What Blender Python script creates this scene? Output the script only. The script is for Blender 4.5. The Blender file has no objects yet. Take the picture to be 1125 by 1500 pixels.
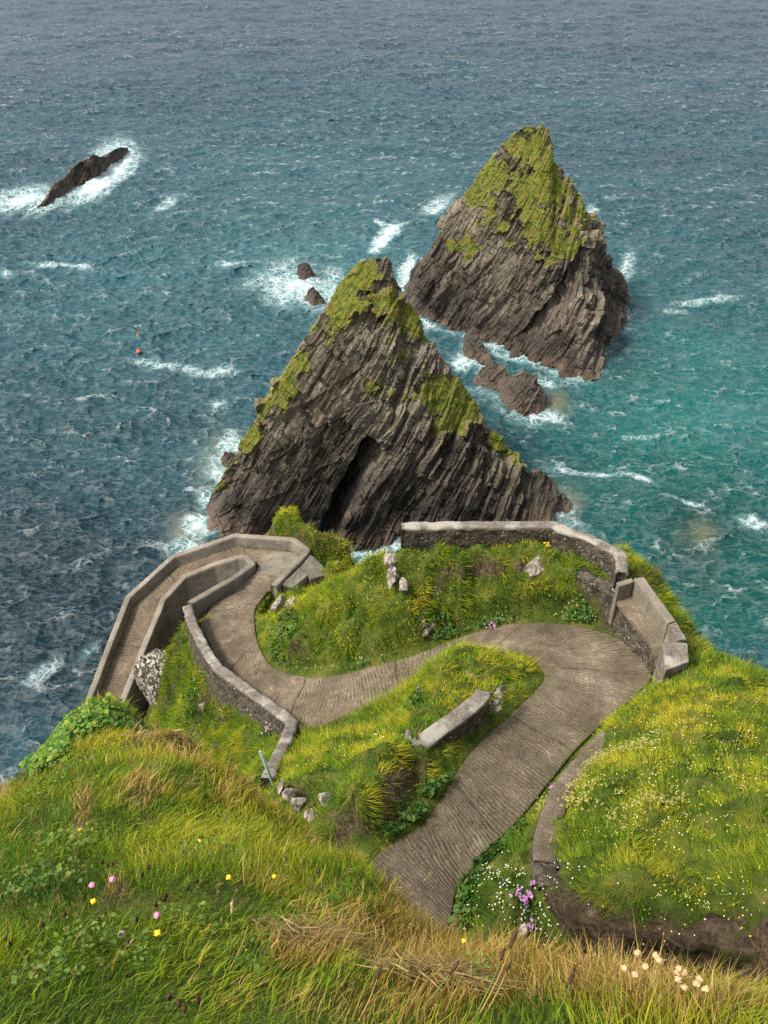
import bpy, bmesh, math, random
import numpy as np
from mathutils import Vector, kdtree

# ------------------------------------------------------------------ camera, world, sun, exposure
S = bpy.context.scene
COL = S.collection
H, PITCH, VFOV = 45.0, math.radians(38.0), math.radians(60.0)
cam_d = bpy.data.cameras.new('camera')
cam = bpy.data.objects.new('camera', cam_d); COL.objects.link(cam)
cam.location = (0, 0, H); cam.rotation_euler = (math.pi/2 - PITCH, 0, 0)
cam_d.sensor_fit = 'VERTICAL'; cam_d.angle = VFOV; cam_d.clip_start = 0.05; cam_d.clip_end = 20000
S.camera = cam
SUN_EL, SUN_AZ = math.radians(54), math.radians(-105)
W = bpy.data.worlds.new('World'); S.world = W; W.use_nodes = True
wn, wl = W.node_tree.nodes, W.node_tree.links
sky = wn.new('ShaderNodeTexSky'); sky.sky_type = 'NISHITA'; sky.sun_disc = False
sky.sun_elevation = SUN_EL; sky.sun_rotation = SUN_AZ; sky.air_density = 1.3; sky.dust_density = 3.5; sky.ozone_density = 1.0
hs = wn.new('ShaderNodeHueSaturation'); hs.inputs['Saturation'].default_value = 0.35
wl.new(sky.outputs[0], hs.inputs['Color'])
bg = wn['Background']; bg.inputs[1].default_value = 0.14
wl.new(hs.outputs[0], bg.inputs[0])
sun_d = bpy.data.lights.new('sun', 'SUN'); sun = bpy.data.objects.new('sun', sun_d); COL.objects.link(sun)
sun_d.energy = 2.6; sun_d.angle = math.radians(11); sun_d.color = (1.0, 0.93, 0.80)
sd = Vector((math.sin(SUN_AZ)*math.cos(SUN_EL), math.cos(SUN_AZ)*math.cos(SUN_EL), math.sin(SUN_EL)))
sun.rotation_euler = sd.to_track_quat('Z', 'Y').to_euler(); sun.location = (0, 0, 80)
S.view_settings.view_transform = 'Standard'; S.view_settings.look = 'None'
S.view_settings.gamma = 1.0; S.view_settings.exposure = 0.85
S.cycles.use_denoising = False; S.cycles.sample_clamp_direct = 2.5; S.cycles.sample_clamp_indirect = 2.0; S.cycles.max_bounces = 6; S.cycles.transparent_max_bounces = 8

# ------------------------------------------------------------------ helpers
F = 750/math.tan(VFOV/2)
cp, sp = math.cos(PITCH), math.sin(PITCH)
BROW = False
rng = np.random.default_rng(7); random.seed(7)

def ray(px, py):
    a = (px-562.5)/F; b = (750-py)/F
    return np.array([a, cp + b*sp, -sp + b*cp])
def unp(px, py, z):                      # survey: sight line from the clifftop met with height z
    d = ray(px, py); return np.array([0, 0, H]) + d*((z-H)/d[2])
def uny(px, py, Y):                      # sight line met with distance Y
    d = ray(px, py); return np.array([0, 0, H]) + d*(Y/d[1])
def proj(P):
    P = np.asarray(P); q = P - np.array([0, 0, H])
    dep = q[:, 1]*cp - q[:, 2]*sp; up = q[:, 1]*sp + q[:, 2]*cp
    dep = np.where(dep < .05, .05, dep)
    return 562.5 + F*q[:, 0]/dep, 750 - F*up/dep, dep

def _h(ix, iy, iz, seed):
    n = (ix.astype(np.int64)*374761393 + iy.astype(np.int64)*668265263 + iz.astype(np.int64)*2147483647 + seed*974711) & 0xffffffff
    n = ((n ^ (n >> 13))*1274126177) & 0xffffffff
    n = ((n ^ (n >> 16))*2246822519) & 0xffffffff
    return ((n ^ (n >> 15)) & 0xffff)/65535.0
def vnoise(x, y, z, seed=0):             # value noise in [-1, 1]
    x, y, z = np.broadcast_arrays(np.asarray(x, float), np.asarray(y, float), np.asarray(z, float))
    ix, iy, iz = np.floor(x), np.floor(y), np.floor(z)
    fx, fy, fz = x-ix, y-iy, z-iz
    fx, fy, fz = [f*f*f*(f*(f*6-15)+10) for f in (fx, fy, fz)]
    r = 0
    for a in (0, 1):
        for b in (0, 1):
            for c in (0, 1):
                w = (fx if a else 1-fx)*(fy if b else 1-fy)*(fz if c else 1-fz)
                r = r + w*_h(ix+a, iy+b, iz+c, seed)
    return r*2-1
def fbm(x, y, z=0.0, o=4, seed=0, g=.5):
    a, s, t, f = 1.0, 0, 0, 1.0
    for k in range(o):
        s = s + a*vnoise(np.asarray(x)*f, np.asarray(y)*f, np.asarray(z)*f, seed+k*17); t += a; a *= g; f *= 2.03
    return s/t
def sstep(a, b, x):
    t = np.clip((x-a)/(b-a), 0, 1); return t*t*(3-2*t)
def blob(px, py, cx, cy, rx, ry, ang=0):
    c, s = math.cos(math.radians(ang)), math.sin(math.radians(ang))
    dx, dy = px-cx, py-cy
    u, v = (dx*c+dy*s)/rx, (-dx*s+dy*c)/ry
    return np.exp(-(u*u+v*v))

def mesh_np(name, V, quads=None, tris=None, mat=None, parent=None, smooth=True, colors=None, attrs=None, uv=None):
    me = bpy.data.meshes.new(name)
    V = np.ascontiguousarray(V, dtype=np.float32)
    me.vertices.add(len(V)); me.vertices.foreach_set('co', V.ravel())
    li, starts, n = [], [], 0
    if quads is not None and len(quads):
        q = np.asarray(quads, dtype=np.int32); li.append(q.ravel()); starts.append(np.arange(len(q))*4); n = len(q)*4
    if tris is not None and len(tris):
        t = np.asarray(tris, dtype=np.int32); li.append(t.ravel()); starts.append(n + np.arange(len(t))*3)
    li = np.concatenate(li).astype(np.int32); st = np.concatenate(starts).astype(np.int32)
    me.loops.add(len(li)); me.loops.foreach_set('vertex_index', li)
    me.polygons.add(len(st)); me.polygons.foreach_set('loop_start', st)
    me.update(calc_edges=True); me.validate()
    me.polygons.foreach_set('use_smooth', np.full(len(me.polygons), smooth))
    if colors is not None:
        at = me.color_attributes.new('tint', 'FLOAT_COLOR', 'POINT')
        c4 = np.ones((len(V), 4), np.float32); c4[:, :3] = colors; at.data.foreach_set('color', c4.ravel())
    for k, a in (attrs or {}).items():
        at = me.attributes.new(k, 'FLOAT', 'POINT'); at.data.foreach_set('value', np.ascontiguousarray(a, np.float32))
    if uv is not None:
        l = me.uv_layers.new(name='UVMap'); vi = np.zeros(len(me.loops), np.int32); me.loops.foreach_get('vertex_index', vi)
        l.data.foreach_set('uv', np.ascontiguousarray(uv[vi], np.float32).ravel())
    if mat: me.materials.append(mat)
    o = bpy.data.objects.new(name, me); COL.objects.link(o)
    if parent: o.parent = parent
    return o
def grid_quads(nr, nc, off=0, flip=False):
    i = np.arange(nr-1)[:, None]*nc + np.arange(nc-1)[None, :]
    q = np.stack([i, i+1, i+nc+1, i+nc], -1).reshape(-1, 4) + off
    return q[:, ::-1] if flip else q
def tag(o, label, cat, group=None):
    o['label'] = label; o['category'] = cat
    if group: o['group'] = group
    return o
def kind(o, k): o['kind'] = k; return o
def empty(name, loc):
    o = bpy.data.objects.new(name, None); o.location = loc; o.empty_display_size = .2; COL.objects.link(o); return o

# ------------------------------------------------------------------ materials
class NT:
    def __init__(s, name):
        s.m = bpy.data.materials.new(name); s.m.use_nodes = True
        s.n, s.l = s.m.node_tree.nodes, s.m.node_tree.links
        s.b = s.n['Principled BSDF']; s.out = s.n['Material Output']
    def new(s, t, ins=None, **kw):
        nd = s.n.new('ShaderNode'+t)
        for k, v in kw.items(): setattr(nd, k, v)
        for k, v in (ins or {}).items(): s.put(nd.inputs[k], v)
        return nd
    def put(s, sock, v):
        if isinstance(v, bpy.types.NodeSocket): s.l.new(v, sock)
        elif isinstance(v, bpy.types.Node): s.l.new(v.outputs[0], sock)
        else: sock.default_value = v
    def pos(s): return s.new('NewGeometry').outputs['Position']
    def nrm(s): return s.new('NewGeometry').outputs['Normal']
    def mapping(s, vec, rot=(0, 0, 0), scale=(1, 1, 1)):
        return s.new('Mapping', {'Vector': vec, 'Rotation': rot, 'Scale': scale}).outputs[0]
    def noise(s, vec, scale, detail=5, rough=.55, dist=0):
        return s.new('TexNoise', {'Vector': vec, 'Scale': scale, 'Detail': detail, 'Roughness': rough, 'Distortion': dist}).outputs[0]
    def voro(s, vec, scale, feature='F1'):
        return s.new('TexVoronoi', {'Vector': vec, 'Scale': scale}, feature=feature).outputs[0]
    def ramp(s, fac, stops, interp='LINEAR'):
        r = s.new('ValToRGB', {'Fac': fac}); e = r.color_ramp; e.interpolation = interp
        while len(e.elements) < len(stops): e.elements.new(.5)
        for el, (p, c) in zip(e.elements, stops):
            el.position = p; el.color = (*c, 1) if not isinstance(c, (int, float)) else (c, c, c, 1)
        return r.outputs[0]
    def mix(s, fac, a, b, mode='MIX'):
        n = s.new('Mix', data_type='RGBA', blend_type=mode)
        s.put(n.inputs[0], fac); s.put(n.inputs[6], (*a, 1) if isinstance(a, tuple) else a); s.put(n.inputs[7], (*b, 1) if isinstance(b, tuple) else b)
        return n.outputs[2]
    def math(s, op, a, b=0.0, c=None, clamp=False):
        n = s.new('Math', operation=op, use_clamp=clamp); s.put(n.inputs[0], a); s.put(n.inputs[1], b)
        if c is not None: s.put(n.inputs[2], c)
        return n.outputs[0]
    def attr(s, name, out='Fac'): return s.new('Attribute', attribute_name=name).outputs[out]
    def sep(s, v, ax): return s.new('SeparateXYZ', {0: v}).outputs[ax]
    def bump(s, h, strength, dist):
        s.put(s.b.inputs['Normal'], s.new('Bump', {'Height': h, 'Strength': strength, 'Distance': dist}))
    def base(s, c, rough=.9, spec=.3):
        s.put(s.b.inputs['Base Color'], (*c, 1) if isinstance(c, tuple) else c); s.put(s.b.inputs['Roughness'], rough)
        s.b.inputs['Specular IOR Level'].default_value = spec
        return s.m

def m_rock(name, ang, dark=(.010, .009, .008), mid=(.15, .122, .092), light=(.46, .41, .33)):
    t = NT(name); p = t.pos()
    st = t.mapping(t.new('VectorRotate', {'Vector': p, 'Angle': math.radians(ang)}, rotation_type='Y_AXIS').outputs[0], scale=(2.6, .45, .2))
    n1 = t.noise(st, 1.3, 8, .62, .3); n2 = t.noise(p, .16, 4); n3 = t.noise(p, 2.2, 8, .7)
    f = t.math('ADD', t.math('MULTIPLY', n1, .62), t.math('ADD', t.math('MULTIPLY', n2, .45), t.math('MULTIPLY', n3, .25)))
    c = t.ramp(f, [(.50, dark), (.60, tuple(v*.55 for v in mid)), (.68, mid), (.76, tuple(v*1.5 for v in mid)), (.86, light)])
    # wet black lower rock and a brown barnacle band at the tide line
    z = t.math('ADD', t.sep(p, 2), t.math('MULTIPLY', t.math('SUBTRACT', n2, .5), 7.0))
    z2 = t.math('ADD', t.sep(p, 2), t.math('MULTIPLY', t.math('SUBTRACT', n3, .5), 1.8))
    c = t.mix(t.ramp(t.math('MULTIPLY', z, .1), [(.05, .85), (.95, 0.0)]), c, t.mix(.8, c, (.009, .008, .008)))
    c = t.mix(t.ramp(t.math('MULTIPLY', z2, .5), [(.15, .6), (.7, 0.0)]), c, t.mix(n3, (.035, .025, .018), (.24, .165, .11)))
    # grey-green lichen
    li = t.attr('lichen')
    lm = t.math('MULTIPLY', li, t.ramp(t.math('ADD', t.math('MULTIPLY', t.noise(p, 1.6, 8, .7), .5), t.math('MULTIPLY', n1, .5)), [(.44, 0.0), (.58, .9)]))
    c = t.mix(lm, c, t.mix(n3, (.15, .14, .07), (.30, .285, .20)))
    # turf
    mo = t.attr('moss')
    gn = t.noise(p, 1.5, 6, .7); gn2 = t.noise(p, 3.6, 5, .7)
    g = t.ramp(t.math('ADD', t.math('MULTIPLY', gn, .6), t.math('MULTIPLY', gn2, .4)), [(.36, (.03, .045, .007)), (.44, (.075, .105, .010)), (.51, (.165, .18, .018)), (.56, (.18, .14, .03)), (.62, (.095, .065, .025))])
    mm = t.ramp(t.math('ADD', mo, t.math('ADD', t.math('MULTIPLY', t.math('SUBTRACT', gn2, .5), 1.5), t.math('MULTIPLY', t.math('SUBTRACT', n1, .5), 1.3))), [(.47, 0.0), (.58, .95)])
    c = t.mix(mm, c, g)
    t.base(c, t.ramp(t.math('MULTIPLY', t.sep(p, 2), .2), [(.05, .45), (.6, .9)]), .3)
    t.bump(t.math('ADD', n1, t.math('MULTIPLY', n3, .6)), .9, .35)
    return t.m
M_ROCK = m_rock('layered_rock', -35)
M_ROCK2 = m_rock('layered_rock_far', -31)

def m_lichen_rock():
    t = NT('lichen_rock'); p = t.pos()
    n = t.noise(t.mapping(p, scale=(1.6, 1.6, .7)), 3.2, 8, .65); n2 = t.noise(p, 1.3, 5)
    c = t.ramp(n2, [(.35, (.06, .05, .04)), (.65, (.2, .165, .13))])
    c = t.mix(t.ramp(n, [(.46, 0.0), (.57, .9)]), c, t.mix(t.noise(p, 9), (.27, .245, .19), (.44, .405, .33)))
    t.base(c, .9); t.bump(t.math('ADD', n, t.noise(p, 14, 6)), .8, .06); return t.m
M_LICHEN = m_lichen_rock()
def m_spot_rock():
    t = NT('dark_rock_white_lichen'); p = t.pos(); n2 = t.noise(p, 1.8, 6)
    c = t.ramp(n2, [(.35, (.02, .017, .014)), (.65, (.09, .07, .055))])
    v = t.noise(t.mapping(p, scale=(1.3, 1.3, .75)), 5.5, 7, .7, .3)
    c = t.mix(t.ramp(v, [(.5, 0.0), (.57, 1.0)]), c, t.mix(n2, (.50, .46, .37), (.4, .37, .3)))
    t.base(c, .9); t.bump(t.math('ADD', v, t.noise(p, 9, 6)), .8, .08); return t.m
M_SPOT = m_spot_rock()

def m_concrete():
    t = NT('weathered_concrete'); p = t.pos(); n = t.noise(p, .8, 6, .6); n2 = t.noise(p, 9, 6, .7)
    st = t.noise(t.mapping(p, scale=(1, 1, .22)), 1.5, 7, .65)
    c = t.ramp(t.math('ADD', t.math('MULTIPLY', n, .6), t.math('MULTIPLY', n2, .4)), [(.32, (.085, .072, .054)), (.5, (.18, .155, .12)), (.7, (.29, .26, .21))])
    up = t.sep(t.nrm(), 2)
    c = t.mix(t.math('MULTIPLY', t.ramp(st, [(.5, 0.0), (.75, .55)]), t.ramp(up, [(.3, 1.0), (.7, 0.0)])), c, (.045, .037, .028))
    t.base(c, .92); t.bump(t.math('ADD', n2, t.noise(p, 30, 3)), .6, .03); return t.m
M_CONC = m_concrete()
def m_stone():
    t = NT('rubble_stone'); p = t.pos(); v = t.voro(p, 4.5, 'F1'); vd = t.voro(p, 4.5, 'DISTANCE_TO_EDGE'); n = t.noise(p, 5, 7, .7); n2 = t.noise(p, 1.2, 4)
    c = t.ramp(t.math('ADD', t.math('MULTIPLY', n, .7), t.math('MULTIPLY', n2, .3)), [(.33, (.018, .014, .010)), (.52, (.065, .05, .035)), (.7, (.17, .14, .10))])
    vc = t.sep(t.new('TexVoronoi', {'Vector': p, 'Scale': 4.5}).outputs[1], 0)
    c = t.mix(.55, c, t.mix(vc, (.02, .016, .012), (.15, .125, .095)))
    c = t.mix(t.ramp(vd, [(.0, .75), (.07, 0.0)]), c, (.02, .016, .012))
    sp_ = t.ramp(t.noise(p, 7.5, 3, .5), [(.66, 0.0), (.70, 1.0)])
    c = t.mix(sp_, c, (.45, .42, .34))
    c = t.mix(t.ramp(t.noise(p, 1.7, 5, .6), [(.58, 0.0), (.68, .6)]), c, (.13, .12, .045))
    t.base(c, .95); t.bump(t.math('ADD', n, t.math('MULTIPLY', vd, 1.2)), .9, .08); return t.m
M_STONE = m_stone()
def m_coping():
    t = NT('lichen_coping'); p = t.pos(); n = t.noise(p, 3, 7, .7); n2 = t.noise(p, 16, 5, .7); n3 = t.noise(p, 1.1, 3)
    c = t.ramp(t.math('ADD', t.math('MULTIPLY', n, .5), t.math('MULTIPLY', n2, .5)), [(.36, (.06, .05, .04)), (.5, (.15, .128, .105)), (.66, (.26, .232, .195))])
    c = t.mix(t.ramp(n3, [(.5, 0.0), (.62, .7)]), c, (.36, .335, .28))
    t.base(c, .95); t.bump(t.math('ADD', n, n2), .7, .04); return t.m
M_COP = m_coping()
def m_earth():
    t = NT('crumbling_earth'); p = t.pos(); n = t.noise(t.mapping(p, scale=(1, 1, 1.8)), 2.6, 8, .7); v = t.voro(p, 5)
    c = t.ramp(t.math('ADD', t.math('MULTIPLY', n, .7), t.math('MULTIPLY', t.noise(p, 9, 6, .75), .35)), [(.38, (.016, .012, .008)), (.52, (.06, .042, .026)), (.66, (.15, .11, .07)), (.76, (.26, .2, .14))])
    c = t.mix(t.ramp(t.noise(p, 1.4, 5, .6), [(.55, 0.0), (.66, .7)]), c, (.06, .075, .014))
    t.base(c, .95, .15); t.bump(t.math('ADD', n, t.noise(p, 12, 5, .7)), 1.0, .12); return t.m
M_EARTH = m_earth()
def m_path():
    t = NT('grooved_concrete_path'); p = t.pos(); n = t.noise(p, .55, 5, .6); n2 = t.noise(p, 17, 4, .8); n3 = t.noise(p, 3.2, 6, .6)
    f = t.math('ADD', t.math('MULTIPLY', n, .35), t.math('ADD', t.math('MULTIPLY', n2, .45), t.math('MULTIPLY', n3, .2)))
    c = t.ramp(f, [(.36, (.038, .028, .018)), (.47, (.12, .09, .060)), (.56, (.20, .157, .108)), (.64, (.42, .36, .28))])
    g = t.attr('groove')
    c = t.mix(t.math('MULTIPLY', g, .85), c, (.04, .03, .02))
    c = t.mix(t.math('MULTIPLY', t.ramp(t.noise(p, .9, 6, .65), [(.5, 0.0), (.66, .55)]), 1.0), c, t.mix(n3, (.07, .055, .04), (.11, .09, .06)))
    c = t.mix(t.attr('plain'), c, t.mix(n2, (.17, .145, .115), (.3, .27, .225)))
    c = t.mix(t.math('MULTIPLY', t.attr('verge'), t.ramp(n3, [(.38, 0.0), (.55, .9)])), c, (.075, .08, .02))
    t.base(c, .95); t.bump(t.math('ADD', n2, n3), .8, .04); return t.m
M_PATH = m_path()

def m_soil(name='turf_soil'):
    t = NT(name); p = t.pos(); n = t.noise(p, 1.1, 7, .65); n2 = t.noise(p, 7, 6, .7)
    g = t.ramp(n, [(.36, (.035, .055, .01)), (.5, (.075, .105, .016)), (.62, (.14, .14, .03))])
    e = t.ramp(n2, [(.35, (.022, .016, .010)), (.5, (.075, .05, .03)), (.68, (.19, .145, .095))])
    c = t.mix(t.attr('bare'), g, e)
    c = t.mix(t.math('MULTIPLY', t.ramp(n2, [(.4, .0), (.6, .5)]), .5), c, t.mix(.5, c, (.02, .02, .008)))
    t.base(c, .95, .1); t.bump(t.math('ADD', n2, n), 1.0, .12); return t.m
M_SOIL = m_soil()
def m_tint(name, rough=.6, trans=.45):
    t = NT(name); a = t.attr('tint', 'Color'); t.base(a, rough, .25)
    tr = t.new('BsdfTranslucent', {'Color': a}); mx = t.new('MixShader', {0: trans, 1: t.b.outputs[0], 2: tr.outputs[0]})
    t.l.new(mx.outputs[0], t.out.inputs[0]); return t.m
M_GRASS = m_tint('grass_blades'); M_LEAF = m_tint('leaves', .5, .3); M_PETAL = m_tint('petals', .7, .25)
def m_plain(name, c, rough=.6, var=.25, scale=8):
    t = NT(name); n = t.noise(t.pos(), scale, 5, .6)
    t.base(t.mix(n, tuple(v*(1-var) for v in c), tuple(min(1, v*(1+var)) for v in c)), rough); return t.m
M_POST = m_plain('galvanised_steel', (.22, .27, .28), .45, .2, 6)
M_BUOY = m_plain('orange_plastic', (.75, .13, .07), .4, .12, 5)
M_ROPE = m_plain('wet_rope', (.2, .16, .1), .8)
M_BROWN = m_plain('brown_seed', (.075, .04, .02), .9, .5, 90); M_TAN = m_plain('dry_flower', (.5, .33, .17), .9, .4, 90)
M_PINKF = m_plain('pink_flower', (.62, .26, .42), .8, .4, 120); M_YEL = m_plain('yellow_flower', (.78, .55, .03), .6, .15, 60)
M_STEM = m_plain('green_stem', (.13, .17, .04), .7, .4, 20); M_DRYSTEM = m_plain('straw_stem', (.36, .22, .07), .8, .4, 20)
M_WHITEF = m_plain('white_flower', (.75, .73, .62), .7, .1, 60)

def m_sea():
    t = NT('sea_water'); p = t.pos()
    col = t.attr('tint', 'Color'); foam = t.attr('foam'); streak = t.attr('streak')
    pw = t.mapping(p, rot=(0, 0, math.radians(12)), scale=(.55, 1, 1))
    w1 = t.noise(pw, 1.1, 6, .62, .6); w2 = t.noise(pw, 4.2, 5, .6, .5)
    # lacy foam webs: edges of warped cells
    warp = t.new('TexNoise', {'Vector': p, 'Scale': .7, 'Detail': 5}).outputs[1]
    pv = t.new('Vector' + 'Math', {0: p, 1: t.new('VectorMath', {0: warp, 'Scale': 2.2}, operation='SCALE').outputs[0]}, operation='ADD').outputs[0]
    web = t.voro(pv, .55, 'DISTANCE_TO_EDGE'); web2 = t.voro(pv, 1.5, 'DISTANCE_TO_EDGE')
    lace = t.math('MAXIMUM', t.ramp(web, [(.0, 1.0), (.10, 0.0)]), t.ramp(web2, [(.0, .8), (.12, 0.0)]))
    fn = t.noise(p, .8, 8, .7)
    dense = t.ramp(t.math('ADD', foam, t.math('MULTIPLY', t.math('SUBTRACT', fn, .5), 1.1)), [(.6, 0.0), (1.2, .9)])
    mid = t.math('MULTIPLY', lace, t.ramp(t.math('ADD', foam, t.math('MULTIPLY', t.math('SUBTRACT', fn, .5), .7)), [(.12, 0.0), (.45, 1.0)]))
    thin = t.math('MULTIPLY', t.ramp(t.math('ADD', streak, t.math('MULTIPLY', t.math('SUBTRACT', w1, .5), 1.6)), [(.55, 0.0), (1.0, 1.0)]), .5)  # pale crest streaks: painted sky reflection mixed with thin foam
    # fine pale lines along the crests: sky reflection put into the colour, with froth
    rg = lambda v: t.math('SUBTRACT', 1.0, t.math('ABSOLUTE', t.math('SUBTRACT', t.math('MULTIPLY', v, 2.0), 1.0)))
    pf = t.mapping(t.new('VectorMath', {0: p, 1: t.new('VectorMath', {0: warp, 'Scale': .9}, operation='SCALE').outputs[0]}, operation='ADD').outputs[0], rot=(0, 0, math.radians(10)), scale=(.5, 1, 1))
    fl = t.math('MAXIMUM', t.ramp(rg(t.noise(pf, .75, 3, .5)), [(.90, 0.0), (1.0, 1.0)]), t.ramp(rg(t.noise(pf, 1.9, 3, .5)), [(.88, 0.0), (1.0, .75)]))
    fl = t.math('MULTIPLY', fl, t.ramp(t.math('ADD', streak, t.math('MULTIPLY', fn, .6)), [(.27, .07), (.83, .54)]))
    fm = t.math('MAXIMUM', t.math('MAXIMUM', dense, fl), t.math('MAXIMUM', mid, thin), clamp=True)
    aer = t.ramp(foam, [(.1, 0.0), (.7, .7)])
    c = t.mix(aer, col, (.12, .28, .275))
    c = t.mix(t.math('MULTIPLY', fm, .92), c, (.50, .545, .55))
    t.base(c, t.math('ADD', .24, t.math('MULTIPLY', fm, .5)), .18); t.b.inputs['IOR'].default_value = 1.33
    t.bump(t.math('ADD', w1, t.math('MULTIPLY', w2, .35)), .75, .30)
    return t.m
M_SEA = m_sea()

# ------------------------------------------------------------------ the path: pairs of edge points, sighted at a height, lying at a height
# (inner px, inner py, sight z, outer px, outer py, sight z, path z)
PATH = [
 (470,1330,26.2, 655,1460,26.2, 26.2), (520,1290,25.2, 655,1395,25.2, 25.2),
 (560,1245,24.4, 662,1335,24.4, 24.4), (617,1208,23.9, 672,1298,23.9, 23.9), (650,1165,23.4, 712,1246,23.4, 23.4),
 (675,1122,22.9, 755,1205,22.9, 22.9), (712,1078,22.3, 805,1145,22.3, 22.3), (750,1045,21.8, 840,1102,21.8, 21.8),
 (785,1012,21.4, 880,1062,21.4, 21.4), (798,992,21.0, 935,1015,21.0, 21.0), (792,976,20.7, 955,985,20.7, 20.7),
 (780,963,20.4, 930,948,20.4, 20.4), (760,955,20.1, 872,922,20.1, 20.1), (735,952,19.8, 820,913,19.8, 19.8),
 (705,958,19.4, 760,912,19.4, 19.4), (668,985,19.0, 705,923,19.0, 19.0), (632,1003,18.6, 652,942,18.6, 18.6),
 (605,1009,18.3, 603,961,18.3, 18.3), (554,1030,17.8, 545,976,17.8, 17.8), (500,1050,17.35, 508,986,17.35, 17.35),
 (446,1073,16.9, 470,991,16.9, 16.9), (398,1027,17.4, 431,988,16.4, 16.4), (352,992,17.0, 396,973,16.0, 16.0),
 (322,968,16.6, 378,942,15.5, 15.5), (305,925,16.0, 373,912,15.1, 15.1), (290,892,15.6, 375,888,14.6, 14.6),
 (315,880,14.2, 392,866,14.2, 14.2), (345,860,13.7, 402,850,14.5, 13.7), (374,839,13.1, 426,829,13.9, 13.1),
 (379,828,12.7, 446,808,13.4, 12.6), (375,821,12.4, 432,793,13.2, 12.4),
 (373,820,12.55, 400,791,12.8, 12.05), (368,816,12.5, 372,788,12.6, 11.75), (352,812,12.35, 345,786,12.15, 11.4),
 (315,822,11.7, 300,801,11.6, 10.85), (269,841,11.1, 256,816,11.0, 10.25), (235,877,10.1, 191,875,9.7, 8.95), (206,948,8.75, 163,948,8.35, 7.6),
 (176,1023,7.4, 135,1022,7.0, 6.25), (150,1100,6.2, 100,1110,5.7, 5.0)]
EA = np.array([[*unp(a, b, zs)[:2], z] for a, b, zs, _, _, _, z in PATH])
EB = np.array([[*unp(a, b, zs)[:2], z] for _, _, _, a, b, zs, z in PATH])
def catmull(P, n):                        # chord-length smooth resample
    d = np.r_[0, np.cumsum(np.linalg.norm(np.diff(P, axis=0), axis=1))]
    s = np.linspace(0, d[-1], n); i = np.clip(np.searchsorted(d, s)-1, 0, len(P)-2)
    t = ((s-d[i])/(d[i+1]-d[i]))[:, None]
    p0, p1, p2, p3 = P[np.maximum(i-1, 0)], P[i], P[i+1], P[np.minimum(i+2, len(P)-1)]
    return .5*(2*p1 + (p2-p0)*t + (2*p0-5*p1+4*p2-p3)*t**2 + (3*p1-p0-3*p2+p3)*t**3)
def dense_pairs(A, B, step):
    M = (A+B)/2; out_a, out_b = [], []
    L = np.linalg.norm(np.diff(M, axis=0), axis=1)
    for k in range(len(A)-1):
        n = max(2, int(L[k]/step)); t = np.linspace(0, 1, n, endpoint=False)[:, None]
        for P, out in ((A, out_a), (B, out_b)):
            p0, p1, p2, p3 = P[max(k-1, 0)], P[k], P[k+1], P[min(k+2, len(P)-1)]
            c = .5*(2*p1 + (p2-p0)*t + (2*p0-5*p1+4*p2-p3)*t**2 + (3*p1-p0-3*p2+p3)*t**3)
            if k >= 25: c = p1 + (p2-p1)*t          # straight walled ramp
            out.append(c)
    return np.concatenate(out_a+[A[-1:]]), np.concatenate(out_b+[B[-1:]])
DA, DB = dense_pairs(EA, EB, .035)
wv = np.linspace(0, 1, 41)[None, :, None]
RB = DA[:, None, :]*(1-wv) + DB[:, None, :]*wv          # ribbon samples
nr, nc = RB.shape[:2]
mid = RB[:, nc//2]; slen = np.r_[0, np.cumsum(np.linalg.norm(np.diff(mid, axis=0), axis=1))]
Sg = np.repeat(slen[:, None], nc, 1)
X, Y = RB[..., 0], RB[..., 1]
ph = Sg/.15 + .9*fbm(X*.8, Y*.8, 0, 3, 5) + .5*fbm(X*2.6, Y*2.6, 0, 3, 9)
saw = np.abs((ph % 1)*2-1)
brk = sstep(-.45, .2, fbm(X*2.4, Y*2.4, 3.3, 5, 21))
groove = sstep(.42, .85, saw)*(.12+.88*brk)*(.7+.5*fbm(X*9, Y*9, 0, 2, 23))
i_land0, i_land1 = [np.argmin(np.linalg.norm(mid[:, :2]-((EA[k]+EB[k])/2)[:2], axis=1)) for k in (28, 31)]
plain = np.zeros((nr, nc)); plain[i_land0:i_land1] = 1
plain = plain*(.6+.4*fbm(X*2, Y*2, 0, 3, 4)); plain = np.clip(plain, 0, 1)
# worn bare spots and smooth curb strip at hairpin
groove *= (1-plain)
joint = np.abs(((Sg+.15*fbm(X*.7, Y*.7, 0, 2, 71)) % 4.6)-2.3) < .03
wear = sstep(.1, .5, fbm(X*.45, Y*.45, 7, 4, 73))
groove = np.maximum(groove*(1-.55*wear), joint*.9)
Zp = RB[..., 2] - .045*groove + .02*fbm(X*2.5, Y*2.5, 0, 4, 3) + .018*fbm(X*11, Y*11, 0, 2, 31)
V = np.stack([X, Y, Zp], -1).reshape(-1, 3)
ww_ = np.linalg.norm(DA-DB, axis=1)[:, None]*np.minimum(wv[0, :, 0], 1-wv[0, :, 0])[None, :]
vg = np.exp(-ww_/.16)*(.6+.8*np.clip(fbm(X*.7, Y*.7, 0, 3, 61)+.3, 0, 1))
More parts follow.
